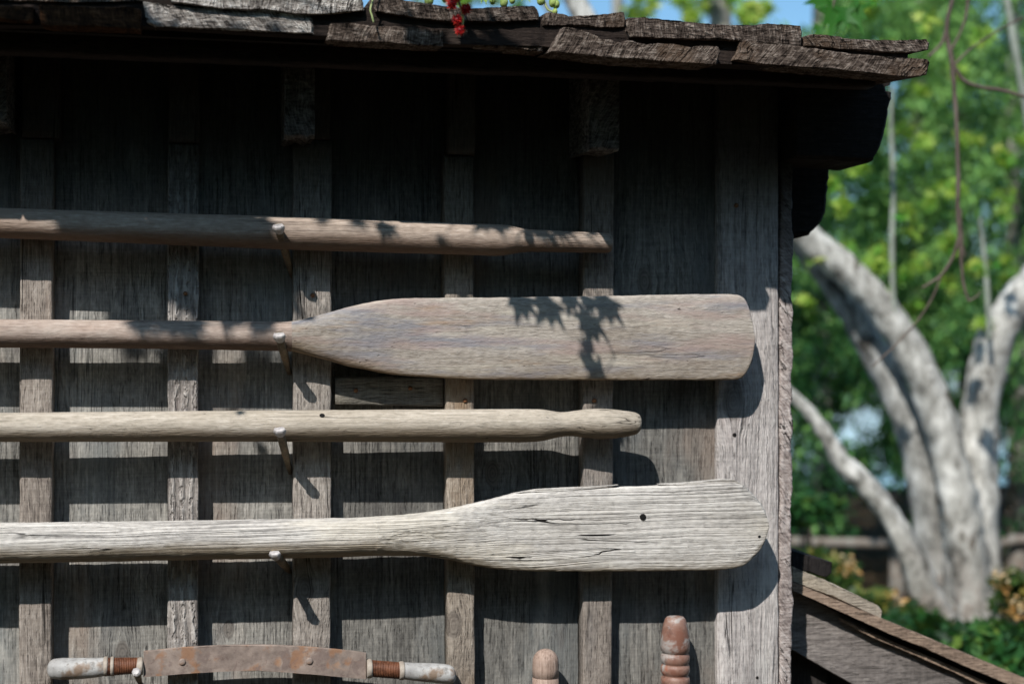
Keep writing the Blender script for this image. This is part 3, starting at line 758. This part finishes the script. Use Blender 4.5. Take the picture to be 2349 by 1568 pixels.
handle(1549, pb, 'tool_handle', 'chipped reddish turned tool handle with ring grooves', M['handle_red'])

# ================================================================== LEAN-TO ON THE RIGHT
LD = -.10
side = empty('lean_to_roof', at(2000, 1700, LD), 'low dark lean-to roof sloping down to the right of the shed', 'lean-to')
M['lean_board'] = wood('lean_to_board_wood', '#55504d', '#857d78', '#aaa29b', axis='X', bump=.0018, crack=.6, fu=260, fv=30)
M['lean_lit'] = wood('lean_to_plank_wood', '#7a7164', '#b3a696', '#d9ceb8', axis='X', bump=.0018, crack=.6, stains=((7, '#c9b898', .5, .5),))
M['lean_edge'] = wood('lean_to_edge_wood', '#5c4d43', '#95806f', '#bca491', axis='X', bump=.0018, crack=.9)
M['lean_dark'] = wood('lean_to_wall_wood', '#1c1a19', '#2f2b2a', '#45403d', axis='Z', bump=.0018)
def lb(name, pts, d, depth, m, sd, jit=1.0):
    return obj(name, slab_bm(pts, d, depth, 0, jit=jit, step=7, sd=sd, bev=.003), M[m], side, smooth=False)
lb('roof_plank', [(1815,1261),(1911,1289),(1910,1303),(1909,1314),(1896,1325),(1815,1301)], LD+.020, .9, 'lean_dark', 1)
lb('roof_plank', [(1815,1297),(1924,1343),(2017,1389),(2026,1402),(2023,1418),(1960,1390),(1900,1364),(1815,1331)], LD+.026, .9, 'lean_lit', 2)
lb('roof_plank', [(1815,1332),(2100,1449),(2420,1583),(2420,1614),(2180,1512),(2034,1450),(1924,1400),(1815,1351)], LD+.030, .9, 'lean_edge', 3)
lb('fascia_strip', [(1930,1417),(1997,1450),(2100,1491),(2200,1533),(2420,1640),(2420,1660),(2200,1546),(2100,1502),(1997,1459),(1930,1424)], LD+.012, .9, 'lean_edge', 4)
lb('rake_board', [(1812,1349),(1924,1405),(2198,1545),(2420,1660),(2420,1834),(2198,1707),(1953,1567),(1812,1486)], LD, .03, 'lean_board', 5, .5)
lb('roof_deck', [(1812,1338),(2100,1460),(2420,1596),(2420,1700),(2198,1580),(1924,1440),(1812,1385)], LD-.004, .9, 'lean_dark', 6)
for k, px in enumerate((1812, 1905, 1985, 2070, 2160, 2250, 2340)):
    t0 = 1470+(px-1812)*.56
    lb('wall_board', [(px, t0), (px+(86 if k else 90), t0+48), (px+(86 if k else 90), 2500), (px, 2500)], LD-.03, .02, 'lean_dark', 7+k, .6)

# ================================================================== BACKGROUND TREES
def tree_tube(bm, pts, dist, per=9, n=20, wob=.2, sd=0.0):
    P, Rr = smooth_path([(far(x, y, dist if len(q) == 0 else q[0]), r*.95*(dist if len(q) == 0 else q[0])/FX) for x, y, r, *q in pts], per)
    tube(bm, P, Rr, n=n, wob=wob, sd=sd)
    return bm
PD = 5.6
pale = empty('pale_bark_tree', far(2230, 1687, PD), 'pale mottled multi trunk tree leaning both ways beyond the lean-to', 'tree')
b = bmesh.new(); tree_tube(b, [(2250,1700,104),(2243,1560,88),(2228,1420,64),(2218,1300,56),(2210,1200,50),(2200,1120,46)], PD, sd=1); obj('trunk', b, M['bark'], pale)
b = bmesh.new(); tree_tube(b, [(2242,1620,30),(2232,1460,38),(2222,1330,42),(2205,1200,45),(2185,1080,44),(2150,950,41),(2095,820,40),(2030,715,39),(1960,635,38),(1880,570,36),(1760,470,36),(1600,330,32,5.8),(1350,60,28,6.0),(1150,-400,20,6.0)], PD-.05, sd=2); obj('limb', b, M['bark'], pale)
b = bmesh.new(); tree_tube(b, [(2225,1640,30),(2190,1500,34),(2165,1400,38),(2148,1270,42),(2122,1120,40),(2095,1010,38),(2052,900,36),(1995,790,35),(1930,680,31),(1865,595,28),(1790,520,24),(1600,380,17),(1350,150,10),(1150,-150,3)], PD+.12, sd=3); obj('limb', b, M['bark_shade'], pale)
b = bmesh.new(); tree_tube(b, [(2245,1640,40),(2250,1400,52),(2245,1200,50),(2243,1050,46),(2255,900,44),(2287,770,43),(2335,690,43),(2400,620,46),(2520,480,40),(2650,200,30),(2700,-200,20)], PD+.05, sd=4); obj('limb', b, M['bark'], pale)
b = bmesh.new(); tree_tube(b, [(2230,1720,60),(2205,1560,56),(2160,1440,44),(2120,1350,37),(2085,1265,32),(2040,1180,27),(1985,1110,26),(1935,1065,25),(1905,1015,20),(1868,960,17),(1815,905,14),(1740,850,11),(1600,740,7),(1480,560,4),(1420,380,2)], PD-.35, sd=5); obj('limb', b, M['bark'], pale)
for pts in ([(2054,760,6),(2046,600,6.5),(2049,430,6.5),(2044,290,5),(2046,200,3)], [(2270,780,6),(2264,660,6.5),(2255,560,5.5),(2248,500,3)], [(2380,420,10),(2352,240,9),(2325,90,9),(2300,-60,8),(2260,-300,5)]):
    b = bmesh.new(); tree_tube(b, pts, PD-.1, n=8, wob=.12); obj('sprout', b, M['stem_pale'], pale)
# its loose bright crown
def cloud_obj(name, mat, parent, clumps, **kw):
    bm = bmesh.new(); tint = []
    for (px, py, dist, rad, n, size, base) in clumps:
        leaf_cloud(bm, tint, far(px, py, dist), rad*dist/FX, n, size, base=base, **kw)
    o = obj(name, bm, M[mat], parent, smooth=False); tinted(o, tint); return o
r2 = random.Random(3)
cl = []
for (x, y, rr) in ((1930,440,40),(2010,480,55),(2075,560,60),(2130,630,45),(1950,560,45),(1880,620,30),(2000,620,45),(2190,560,35),(2240,470,55),(2310,500,50),(2250,620,35),(2290,390,55),(2150,420,45),(2080,330,50),(1960,380,35),(2220,330,40),(2330,250,50),(2240,170,50),(2150,220,40),(2080,120,60),(1990,180,30),(2180,60,60),(2300,60,60),(2030,40,50),(2330,620,40),(1860,330,25),(1870,700,30),(2060,700,35),(2260,730,25)):
    for k in range(2 if y > 300 else 1):
        cl.append((x+r2.gauss(0, rr*.7), y+r2.gauss(0, rr*.55), PD+r2.uniform(-.7, .9), rr*.42, 17, .042, .5))
for k in range(40):
    cl.append((r2.uniform(1500, 2900), r2.uniform(-900, -60), PD+r2.uniform(.8, 2.2), 90, 14, .07, .5))
cloud_obj('crown', 'leaf_bright', pale, cl, lobes=True, droop=.3, spread=.25)

# tree with a pale straight trunk behind the roof ridge
BD = 7.2
bt = empty('straight_pale_tree', Vector((far(1655, 784, BD).x, far(1655, 784, BD).y, 0)), 'blurred upright pale trunk rising above the middle of the roof', 'tree')
b = bmesh.new(); tree_tube(b, [(1665,1480,40),(1660,800,32),(1654,50,26),(1650,-300,22),(1640,-900,14)], BD, sd=8); obj('trunk', b, M['bark_grey'], bt)
cl = []
for (x, y, rr, n) in ((1470,15,35,5),(1520,0,40,5),(1580,25,35,4),(1600,5,30,4),(1720,40,26,4),(1745,25,22,3),(1700,0,30,4),(1300,-40,60,5),(1100,-30,50,6),(1000,-30,50,5),(1190,-20,40,4),(1060,0,30,4)):
    for k in range(n): cl.append((x+r2.gauss(0, rr*.6), y+r2.gauss(0, rr*.4), BD+r2.uniform(-.8, .4), rr*.6, 9, .06, .55))
for k in range(60): cl.append((r2.uniform(700, 2000), r2.uniform(-1200, -120), BD+r2.uniform(-1.2, 1.2), 80, 12, .09, .5))
cloud_obj('crown', 'leaf_bright', bt, cl, lobes=True, droop=.2, spread=.28)

# evergreens
GAPS = [(1985,965,36),(2008,990,24),(1962,1140,34),(2000,1180,30),(2048,1120,34),(2035,1225,40),(1990,1215,36),(2300,1150,44),(2330,1110,38),(2320,1190,30),(2105,870,16),(2200,880,26),(2130,672,15),(2190,1000,18),(1890,700,10),(2280,20,24),(2250,600,12),(2320,760,14),(1940,1000,20),(2320,860,18),(2340,980,18),(1860,1030,14)]
def evergreen(name, label, x0, x1, dist, seed, trunk_px, n=230, base=.45, ymin=-700, top=None, gapf=1.0):
    r = random.Random(seed)
    root = empty(name, Vector((*far(trunk_px, 784, dist)[:2], 0)), label, 'tree', 'evergreens beyond the pale tree')
    zb = 784+CAMZ/dist*FX
    b = bmesh.new(); tree_tube(b, [(trunk_px, zb+10, 26), (trunk_px+6, 900, 22), (trunk_px-5, 400, 18), (trunk_px, -300, 12), (trunk_px, ymin, 4)], dist+.3, sd=seed); obj('trunk', b, M['bark_grey'], root)
    cl = []
    k = 0
    while k < n:
        x = r.gauss((x0+x1)/2, (x1-x0)*.34) if k % 2 else r.uniform(x0, x1); y = r.uniform(ymin, 1250) if k % 3 == 0 else (r.uniform(600, 1250) if k % 3 == 1 else r.uniform(-100, 700))
        dd = dist+r.uniform(-1.1, 1.3)
        if any((x-gx)**2+(y-gy)**2 < (gr*1.45*gapf+10)**2 for gx, gy, gr in GAPS): continue
        if y < 90 and x < 1900: continue
        if top and y < interp(top[0], top[1], x): continue
        cl.append((x, y, dd, r.uniform(22, 58), 66, .058*dist/9, base-.22*(dd-dist)+r.gauss(0, .1)+interp([0, 450, 750, 1000], [.30, .22, -.02, -.16], y)))  # shade painted into leaf tint: back and low clumps darker, top lighter
        k += 1
    cloud_obj('crown', 'evergreen', root, cl, droop=1.3, aspect=.34, spread=.2, squash=1.4, r=r)
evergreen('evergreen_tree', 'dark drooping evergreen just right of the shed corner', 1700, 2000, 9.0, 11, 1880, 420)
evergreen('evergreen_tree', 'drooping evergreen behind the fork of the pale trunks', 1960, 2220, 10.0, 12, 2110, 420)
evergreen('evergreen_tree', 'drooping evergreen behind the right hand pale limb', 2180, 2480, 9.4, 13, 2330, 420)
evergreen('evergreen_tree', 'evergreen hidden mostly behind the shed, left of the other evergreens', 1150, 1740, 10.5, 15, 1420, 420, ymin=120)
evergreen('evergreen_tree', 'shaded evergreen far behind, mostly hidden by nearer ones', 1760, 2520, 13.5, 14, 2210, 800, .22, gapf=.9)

# far bank woods
def far_wood():
    bm = bmesh.new(); tint = []; r = random.Random(5)
    for k in range(260):
        x = r.uniform(-60, 110); y = 92+r.uniform(0, 14); z = abs(r.gauss(0, 2.0))
        leaf_cloud(bm, tint, Vector((x, y, z)), r.uniform(2, 4.5), 26, 2.0, base=.3, r=r)
    o = obj('far_wood', bm, M['evergreen'], smooth=False); tinted(o, tint)
    tag(o, 'distant dark wood on the far side of the water', 'wood', kind='stuff')
far_wood()

# shrubs and flowers beyond the lean-to
def shrub(px, py, dist, rad, mat, label, seed, flowers=(), n=30):
    r = random.Random(seed)
    c = far(px, py, dist)
    root = empty('flowering_shrub' if flowers else 'leafy_shrub', Vector((c.x, c.y, 0)), label, 'shrub', 'shrubs beyond the lean-to')
    cl = [(px+r.gauss(0, rad*.5), py+abs(r.gauss(0, rad*.55)) , dist+r.uniform(-.4, .4), rad*.35, 40, .05, r.uniform(.02, .48)) for _ in range(n)]
    b = bmesh.new()
    for k in range(5):
        q = far(px+r.gauss(0, rad*.4), py+20, dist+r.uniform(-.2, .2))
        tube(b, [Vector((c.x+r.uniform(-.05, .05), c.y, 0)), (Vector((c.x, c.y, 0))+q)/2, q], [.012, .009, .004], n=6)
    obj('stems', b, M['twig'], root)
    cloud_obj('foliage', mat, root, cl, aspect=.6, spread=.25, r=r)
    for (fx, fy) in flowers:
        bm = bmesh.new(); tint = []
        leaf_cloud(bm, tint, far(fx, fy, dist-.35), .045, 40, .028, base=.5, aspect=.7, r=r)
        o = obj('flower_cluster', bm, M['flower'], root, smooth=False); tinted(o, tint)
shrub(1880,1290,5.6,70,'shrub_yellow','yellowing shrub just above the dark roof plank',21,[(1938,1300)])
shrub(1975,1370,5.2,80,'shrub_yellow','yellow green shrub with orange blossom left of the pale trunk',22,[(2048,1380)])
shrub(2070,1410,5.0,70,'shrub','dark green shrub between roof edge and leaning trunk',23)
shrub(2290,1440,4.6,80,'shrub','green shrub at the foot of the pale trunk',24,[(2330,1390)])
shrub(2370,1330,5.0,70,'shrub_yellow','shrub with cream blossom right of the pale trunk foot',25,[(2297,1330)])
shrub(1850,1150,6.2,55,'shrub','small dark green shrub beside the shed corner board',26)
shrub(2350,1500,4.3,80,'shrub','low green shrub at the right frame edge',27)
shrub(2180,1500,4.8,70,'shrub','low shrub above the lean-to edge by the trunk',28)
# rail fence
fd = 7.6
fen = empty('rail_fence', Vector((*far(2000, 784, fd)[:2], 0)), 'low wooden rail fence crossing behind the pale tree', 'fence')
b = bmesh.new(); tube(b, [far(1700,1238,fd), far(1900,1243,fd), far(2100,1246,fd), far(2290,1246,fd), far(2330,1238,fd), far(2600,1232,fd)], [.028]*6, n=8, wob=.2); obj('rail', b, M['bark_grey'], fen)
for px in (1780, 2060, 2335, 2560):
    t = far(px, 1225, fd+.06); b = bmesh.new(); tube(b, [Vector((t.x, t.y, 0)), t], [.05, .045], n=8, wob=.15); obj('post', b, M['bark_grey'], fen)

# hanging twigs, close to the shed
HD = 3.6
tw = empty('hanging_twig', far(2185, 0, HD), 'bare brown twigs hanging down at the upper right', 'twig')
for pts in ([(2240,-260,8),(2200,-60,7.5),(2172,60,7),(2183,140,8),(2193,260,6.5),(2198,400,6.5),(2197,480,6.5),(2203,570,5.5),(2210,650,4.5),(2223,692,3.5)],
            [(2186,150,7),(2212,185,6.5),(2250,200,6),(2300,208,5.5),(2349,222,5),(2450,260,4)],
            [(2199,545,5),(2185,590,5),(2160,630,4.5),(2135,648,4),(2115,660,3)],
            [(2160,630,3),(2140,680,3),(2105,735,3),(2060,785,2.6),(2000,842,2)],
            [(2172,60,5),(2160,100,5),(2130,130,4)],
            [(2188,150,4),(2230,110,3),(2290,70,3),(2349,40,3)],
            [(2180,120,4),(2215,40,4.5),(2225,-80,5)], [(2223,690,3),(2240,680,2.5),(2250,668,2)], [(2203,480,4),(2206,540,4),(2212,590,3)]):
    b = bmesh.new(); tree_tube(b, [(x_, y_, r_*.8) for x_, y_, r_ in pts], HD, n=8, wob=.25, sd=pts[0][0]); obj('stem', b, M['twig'], tw)

# branch with big green leaves poking over the roof end
nb = empty('leafy_branch', far(1930, -60, 3.3), 'branch with large dark green pointed leaves above the roof end', 'branch')
b = bmesh.new(); tree_tube(b, [(2100,-260,5),(2000,-120,4),(1925,-30,3),(1905,60,2)], 3.3, n=8); obj('stem', b, M['twig'], nb)
for (x, y, dx, dy, sz) in ((1925,20,-.35,1,.075),(1945,15,.5,1,.07),(1890,-5,-.7,.25,.05),(1880,60,-.1,1,.03),(1960,-30,.9,.4,.07)):
    bm = bmesh.new(); p = far(x, y, 3.3); d = (RT*dx+Vector((0, 0, -dy))+FW*-.15).normalized(); s = d.cross(FW).normalized()
    add_lobed(bm, p, d, s, sz, .25, BROAD); o = obj('leaf', bm, M['leaf_mid'], nb, smooth=False); tinted(o, [(len(o.data.vertices), .25)])

# ================================================================== FRUITING TWIGS OVER THE EAVE
def bristle_ball(c, r, rr):
    bm = bmesh.new(); tint = []
    bmesh.ops.create_icosphere(bm, subdivisions=2, radius=r*.62, matrix=Matrix.Translation(c))
    tint.append((len(bm.verts), .05))
    for k in range(150):
        d = Vector((rr.gauss(0, 1), rr.gauss(0, 1), rr.gauss(0, 1))).normalized()
        a = d.orthogonal().normalized(); b = d.cross(a); w = r*.07
        base = c+d*r*.55
        vs = [bm.verts.new(base+a*w), bm.verts.new(base-a*w*.5+b*w), bm.verts.new(base-a*w*.5-b*w), bm.verts.new(c+d*r*rr.uniform(.95, 1.2))]
        for f in ((0, 1, 3), (1, 2, 3), (2, 0, 3)): bm.faces.new([vs[i] for i in f])
        tint.append((len(bm.verts)-1, rr.uniform(.2, .6))); tint.append((len(bm.verts), rr.uniform(.6, 1)))
    return bm, tint
rf = random.Random(9)
FDp = ED+.012
red = empty('red_fruit_twig', at(1052, -60, FDp), 'hanging stem of four bristly red fruits in front of the shingles', 'fruit twig')
b = bmesh.new()
P, Q = smooth_path([(at(x, y, FDp-.004), .0017) for x, y in ((1030,-160),(1046,-50),(1052,0),(1058,20),(1062,40),(1061,56),(1057,66))], 6)
tube(b, P, Q, n=8); obj('stem', b, M['stem_green'], red)
for (x, y, r) in ((1037,8,16),(1069,21,15),(1049,46,14.5),(1055,70,13.5),(1052,-8,13)):
    bm, tint = bristle_ball(at(x, y, FDp+.003), r*mpp(x, FDp), rf); o = obj('fruit', bm, M['red'], red, smooth=False); tinted(o, tint)
def bud_twig(label, d, buds, leaves, stem):
    root = empty('budding_twig', at(stem[0][0], stem[0][1], d), label, 'twig', 'green twigs over the eave')
    b = bmesh.new(); P, Q = smooth_path([(at(x, y, d), .0013) for x, y in stem], 5); tube(b, P, Q, n=6); obj('stem', b, M['stem_green'], root)
    for (x, y, r) in buds:
        c = at(x, y, d); bm = bmesh.new(); bmesh.ops.create_icosphere(bm, subdivisions=3, radius=r*mpp(x, d), matrix=Matrix.Translation(c))
        for v in bm.verts: v.co += (v.co-c)*.12*hn(*(v.co*350)); v.co.z += (v.co.z-c.z)*.25
        obj('bud', bm, M['bud'], root)
        bm = bmesh.new(); tube(bm, [c, c+Vector((rf.uniform(-.004, .004), 0, .018)), c+Vector((rf.uniform(-.01, .01), 0, .05))], [.0009]*3, n=5); obj('stalk', bm, M['stem_green'], root)
    for (x, y, dx, dy, sz) in leaves:
        bm = bmesh.new(); p = at(x, y, d+.01); dd = Vector((dx, -.35, -dy)).normalized(); s = dd.cross(Vector((.2, 1, .3))).normalized()
        add_lobed(bm, p, dd, s, sz*mpp(x, d)); o = obj('leaf', bm, M['leaf_bright'], root, smooth=False); tinted(o, [(len(o.data.vertices), .6)])
bud_twig('green twig with curled leaf and round buds right of the red fruits', .262, [(1156,6,9.5),(1175,1,7),(1130,2,7)], [(1118,-16,-.2,1,30),(1106,-12,.4,1,26),(1205,-20,.7,.6,34)], [(1240,-160),(1190,-60),(1160,-25),(1120,-20)])
bud_twig('green twig with pale oval buds above the middle shingle joint', .262, [(1241,2,9),(1268,6,9.5),(1276,10,8),(1273,27,6)], [], [(1330,-150),(1290,-60),(1265,-20),(1245,-15),(1255,20),(1270,28)])
bud_twig('green twig with one round bud left of the red fruits', .262, [(984,1,10.5),(1020,-4,8)], [(1010,-22,.6,.7,24)], [(1000,-160),(992,-60),(984,-15)])
bud_twig('dry tipped green sprig stuck in the shingle gap', .285, [], [(848,-18,.1,1,14)], [(880,-120),(860,-20),(850,20),(853,36),(857,52)])

# ================================================================== SHADING BRANCHES OVERHEAD (above the picture)
def back(px, py, d, s): return at(px, py, d)+SUN*s
def shade_branch(name, label, anchor, leaves, seed):
    r = random.Random(seed)
    root = empty(name, anchor, label, 'branch', 'leafy branches over the shed front')
    for (px, py, d, s, sz, ang) in leaves:
        p = back(px, py, d, s)
        a = SUN.cross(Vector((0, 0, 1))).normalized(); bq = SUN.cross(a).normalized()
        if bq.z > 0: bq = -bq
        dd = (a*math.sin(ang)+bq*math.cos(ang)+SUN*r.uniform(-.25, .25)).normalized(); s_ = dd.cross(SUN).normalized()
        bm = bmesh.new(); add_lobed(bm, p-dd*sz*.4, dd, s_, sz, .15, BROAD)
        o = obj('leaf', bm, M['leaf_mid'], root, smooth=False); tinted(o, [(len(o.data.vertices), .5)])
        b = bmesh.new(); e = p-dd*sz*.4; tube(b, [e, e-dd*.02+Vector((0, 0, .02)), (e*2+anchor)/3+Vector((0, 0, .05)), anchor], [.0008, .001, .0018, .004], n=5); obj('stalk', b, M['twig'], root)
LEAVES1 = [(1190,697,.07,.76,.040,.15),(1250,706,.07,.78,.044,.45),(1304,690,.07,.75,.030,0),(1348,696,.07,.75,.026,.1),(1386,704,.07,.79,.042,.35),
  (1352,752,.07,.75,.038,.05),(1347,800,.07,.77,.020,.1),(1342,824,.07,.77,.018,.0),(1366,862,.07,.76,.036,.9)]
shade_branch('overhanging_branch', 'leafy branch hanging over the grey oar blade, above the picture', back(1250, 560, .05, 1.2), LEAVES1, 2)
LEAVES2 = [(170,520,.09,1.3,.085,.4),(240,520,.09,1.35,.09,-.5),(300,535,.09,1.3,.05,.2),(410,530,.09,1.3,.085,.7),(480,525,.09,1.4,.09,-.2),(545,535,.09,1.3,.085,.3),(600,545,.09,1.35,.055,-.6),(345,560,.09,1.3,.05,.9),
  (815,505,.09,1.6,.030,.5),(885,535,.09,1.0,.032,.1),(735,498,.09,1.6,.024,-.3),(1020,575,.09,1.0,.02,.3),
  (1115,540,.07,1.25,.042,.3),(1160,548,.07,1.25,.036,-.4),(1240,555,.07,1.25,.034,.9),(1285,545,.07,1.25,.044,.2),(1362,552,.07,1.25,.020,.2),
  (265,740,.03,1.6,.045,.3),(335,765,.07,1.6,.045,-.3),(395,760,.07,1.6,.05,.5),(450,770,.07,1.6,.05,-.6),(530,755,.07,1.6,.022,.2),(600,765,.07,1.6,.042,.1),(390,845,.0,1.6,.045,.2),(600,860,.0,1.6,.05,-.2),(455,855,.0,1.6,.035,.6),
  (500,725,.0,1.6,.07,.2),(590,720,.0,1.6,.07,-.4),(665,840,.0,1.6,.04,.8),(720,760,.05,.9,.022,.6),(600,1035,.0,.9,.018,.3),(560,965,.07,.9,.014,0)]
shade_branch('overhanging_branch', 'denser leafy branch shading the left oar shafts, above the picture', back(380, 400, .05, 1.7), LEAVES2, 4)

# unseen grove added behind the camera: it keeps low sky light off the wall
def grove():
    r = random.Random(31)
    first = None
    kinds = ('added unseen tree blocking low sky light, directly behind the viewer', 'added unseen tree blocking low sky light, left of the viewer', 'added unseen tree blocking low sky light, far left of the viewer',
             'added unseen tree blocking low sky light, right of the viewer', 'added unseen tree blocking low sky light, far right of the viewer', 'added unseen tree blocking low sky light, at the right end of the grove', 'added unseen tree blocking low sky light, at the left end of the grove')
    for k, (x, y) in enumerate(((-.6, -6.6), (-3.2, -6.2), (-5.8, -5.6), (2.2, -6.3), (4.9, -6.0), (7.6, -5.0), (-8.4, -4.2))):
        root = empty('sky_blocker_tree', Vector((x, y, 0)), kinds[k], 'tree', 'unseen trees added to block low sky light')
        if first is None:
            b = bmesh.new(); tube(b, [Vector((x, y, 0)), Vector((x+.1, y, 2)), Vector((x, y+.1, 5.0))], [.2, .16, .05], n=10, wob=.15); tr = obj('trunk', b, M['bark_grey'], root)
            bm = bmesh.new(); tint = []
            for q in range(170):
                z = r.uniform(.4, 5.0); w = 1.8*math.sqrt(max(.05, 1-((z-2.5)/3.0)**2))
                leaf_cloud(bm, tint, Vector((x+r.uniform(-w, w), y+r.uniform(-.8, .8), z)), .5, 26, .26, base=.2, r=r)
            cr = obj('crown', bm, M['evergreen'], root, smooth=False); tinted(cr, tint); first = (tr, cr)
        else:
            for o in first:
                c = o.copy(); col.objects.link(c); c.parent = root
grove()

# ================================================================== LIGHT, SKY, CAMERA
w = bpy.data.worlds.new('World'); scn.world = w; w.use_nodes = True
nt = w.node_tree; bg = nt.nodes['Background']; sky = nt.nodes.new('ShaderNodeTexSky')
sky.sky_type = 'NISHITA'; sky.sun_disc = False
el = math.asin(SUN.z); az = math.atan2(SUN.x, SUN.y)
sky.sun_elevation = el; sky.sun_rotation = az; sky.air_density = 1.0; sky.dust_density = 0.7; sky.ozone_density = 2.5
tintn = nt.nodes.new('ShaderNodeMix'); tintn.data_type = 'RGBA'; tintn.blend_type = 'MULTIPLY'; tintn.inputs[0].default_value = 1
tintn.inputs[7].default_value = (.74, .96, 1.0, 1)
nt.links.new(sky.outputs[0], tintn.inputs[6]); nt.links.new(tintn.outputs[2], bg.inputs[0]); bg.inputs[1].default_value = .15
L = bpy.data.lights.new('sun', 'SUN'); L.energy = 5.0; L.angle = R(.53); L.color = (1, .97, .93)
so = bpy.data.objects.new('sun', L); col.objects.link(so)
so.rotation_euler = (-SUN).to_track_quat('-Z', 'Y').to_euler(); so.location = (-3, -3, 6)
c = bpy.data.cameras.new('camera'); co = bpy.data.objects.new('camera', c); col.objects.link(co)
c.lens = 50; c.sensor_width = 36; c.clip_start = .05; c.clip_end = 2000
co.location = CAM; co.rotation_euler = (R(90), 0, -TH)
c.dof.use_dof = True; c.dof.aperture_fstop = 2.6; c.dof.focus_distance = 2.2; c.dof.aperture_blades = 0
scn.camera = co
scn.view_settings.view_transform = 'Standard'; scn.view_settings.look = 'None'; scn.view_settings.exposure = 0; scn.view_settings.gamma = 1
for o in bpy.data.objects:
    if 'wloc' in o: del o['wloc']
